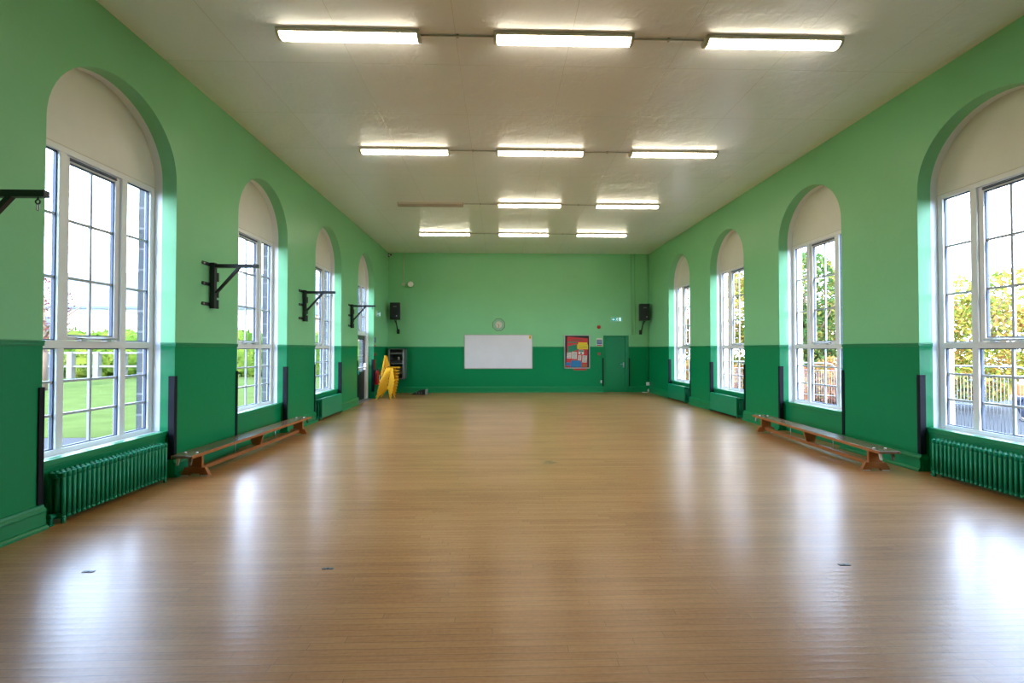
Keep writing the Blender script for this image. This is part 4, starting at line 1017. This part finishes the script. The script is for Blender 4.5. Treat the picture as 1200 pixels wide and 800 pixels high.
# houses beyond the lawn
hs = thing('white_house', (-30, 40, GL), 'white rendered house with grey slate roof beyond the hedge', 'house')
MB().box(-46, -18.5, 38, 46, GL, 4.9).build('wall', M['render'], hs)
q = MB(); q.prism([(37.5, 4.9), (46.5, 4.9), (42, 8.4)], lambda a, b, t: (t, a, b), -46.4, -18.1); q.build('roof', M['slate'], hs)
MB().box(-46.4, -18.1, 37.36, 37.5, 4.78, 4.95).build('gutter', M['gasket'], hs)
for x in (-43, -37, -24):
    w_ = MB().box(x-.6, x+.6, 37.96, 38.0, 2.9, 4.2).build('window', M['gasket'], hs)
    q = MB(); q.box(x-.66, x+.66, 37.9, 37.96, 2.82, 2.9); q.box(x-.03, x+.03, 37.93, 37.96, 2.9, 4.2); q.build('window_bars', M['white'], w_)
h2 = thing('brick_house', (-20, 52, GL), 'orange brick house seen through the third left window', 'house')
MB().box(-27, -16.5, 50, 58, GL, 6.6).build('wall', M['brick'], h2)
q = MB(); q.prism([(49.5, 6.6), (58.5, 6.6), (54, 10)], lambda a, b, t: (t, a, b), -27.4, -16.1); q.build('roof', M['slate'], h2)
w_ = MB().box(-19.5, -18.3, 49.95, 50, 3.6, 5.0).build('window', M['gasket'], h2)

# ------------------------------------------------------------------ light
wd = bpy.data.worlds.new('sky'); bpy.context.scene.world = wd; wd.use_nodes = True
nt = wd.node_tree; bg = nt.nodes['Background']
tc = N(nt, 'ShaderNodeTexCoord'); sp = N(nt, 'ShaderNodeSeparateXYZ'); nt.links.new(tc.outputs['Generated'], sp.inputs[0])
cr = N(nt, 'ShaderNodeValToRGB'); nt.links.new(sp.outputs['Z'], cr.inputs[0])
cr.color_ramp.elements[0].position = 0; cr.color_ramp.elements[0].color = (.72, .85, 1.1, 1)
cr.color_ramp.elements[1].position = .7; cr.color_ramp.elements[1].color = (.48, .70, 1.1, 1)
nt.links.new(cr.outputs[0], bg.inputs[0]); bg.inputs[1].default_value = 15
sun = bpy.data.lights.new('sun', 'SUN'); sun.energy = 14; sun.angle = .01; sun.color = (1, .93, .82)
so = bpy.data.objects.new('sun', sun); C.objects.link(so)
az, el_ = math.radians(11), math.radians(34)
dv = -Vector((math.sin(az)*math.cos(el_), -math.cos(az)*math.cos(el_), math.sin(el_)))
so.rotation_euler = dv.to_track_quat('-Z', 'Y').to_euler()
for s, W, ys in ((-1, WL, YL), (1, WR, YR)):
    for y in ys:
        l = bpy.data.lights.new('daylight_portal', 'AREA'); l.shape = 'RECTANGLE'; l.size = 3.0; l.size_y = 1.5; l.cycles.is_portal = True
        o = bpy.data.objects.new('daylight_portal', l); C.objects.link(o); o.location = (s*(W+.40), y, 2.02)
        o.rotation_euler = Vector((-s, 0, 0)).to_track_quat('-Z', 'Y').to_euler()
        m3 = Matrix(((0, 0, s), (0, 1, 0), (1, 0, 0))) if s > 0 else Matrix(((0, 0, -1), (0, 1, 0), (1, 0, 0)))
        # local x -> world z, local y -> world y, local -z -> into the room
        o.rotation_euler = Matrix((( 0, 0, s), (0, -s if False else 1, 0), (-s, 0, 0))).to_euler()

for o in bpy.data.objects:
    if 'local' in o: del o['local']

# ------------------------------------------------------------------ camera
cam = bpy.data.cameras.new('camera'); cam.sensor_width = 36; cam.lens = 533/1200*36; cam.clip_start = .05; cam.clip_end = 300
co = bpy.data.objects.new('camera', cam); C.objects.link(co)
co.location = (0, 0, H); co.rotation_euler = (math.radians(90)+math.atan(8.5/533), 0, -math.atan(14/533))
sc_ = bpy.context.scene; sc_.camera = co
sc_.view_settings.view_transform = 'Standard'; sc_.view_settings.look = 'None'; sc_.view_settings.exposure = .09; sc_.view_settings.gamma = 1
sc_.view_settings.use_curve_mapping = False
cy = sc_.cycles; cy.max_bounces = 10; cy.diffuse_bounces = 5; cy.glossy_bounces = 4; cy.transparent_max_bounces = 24; cy.use_denoising = True
cy.sample_clamp_indirect = 8; cy.caustics_reflective = False; cy.caustics_refractive = False
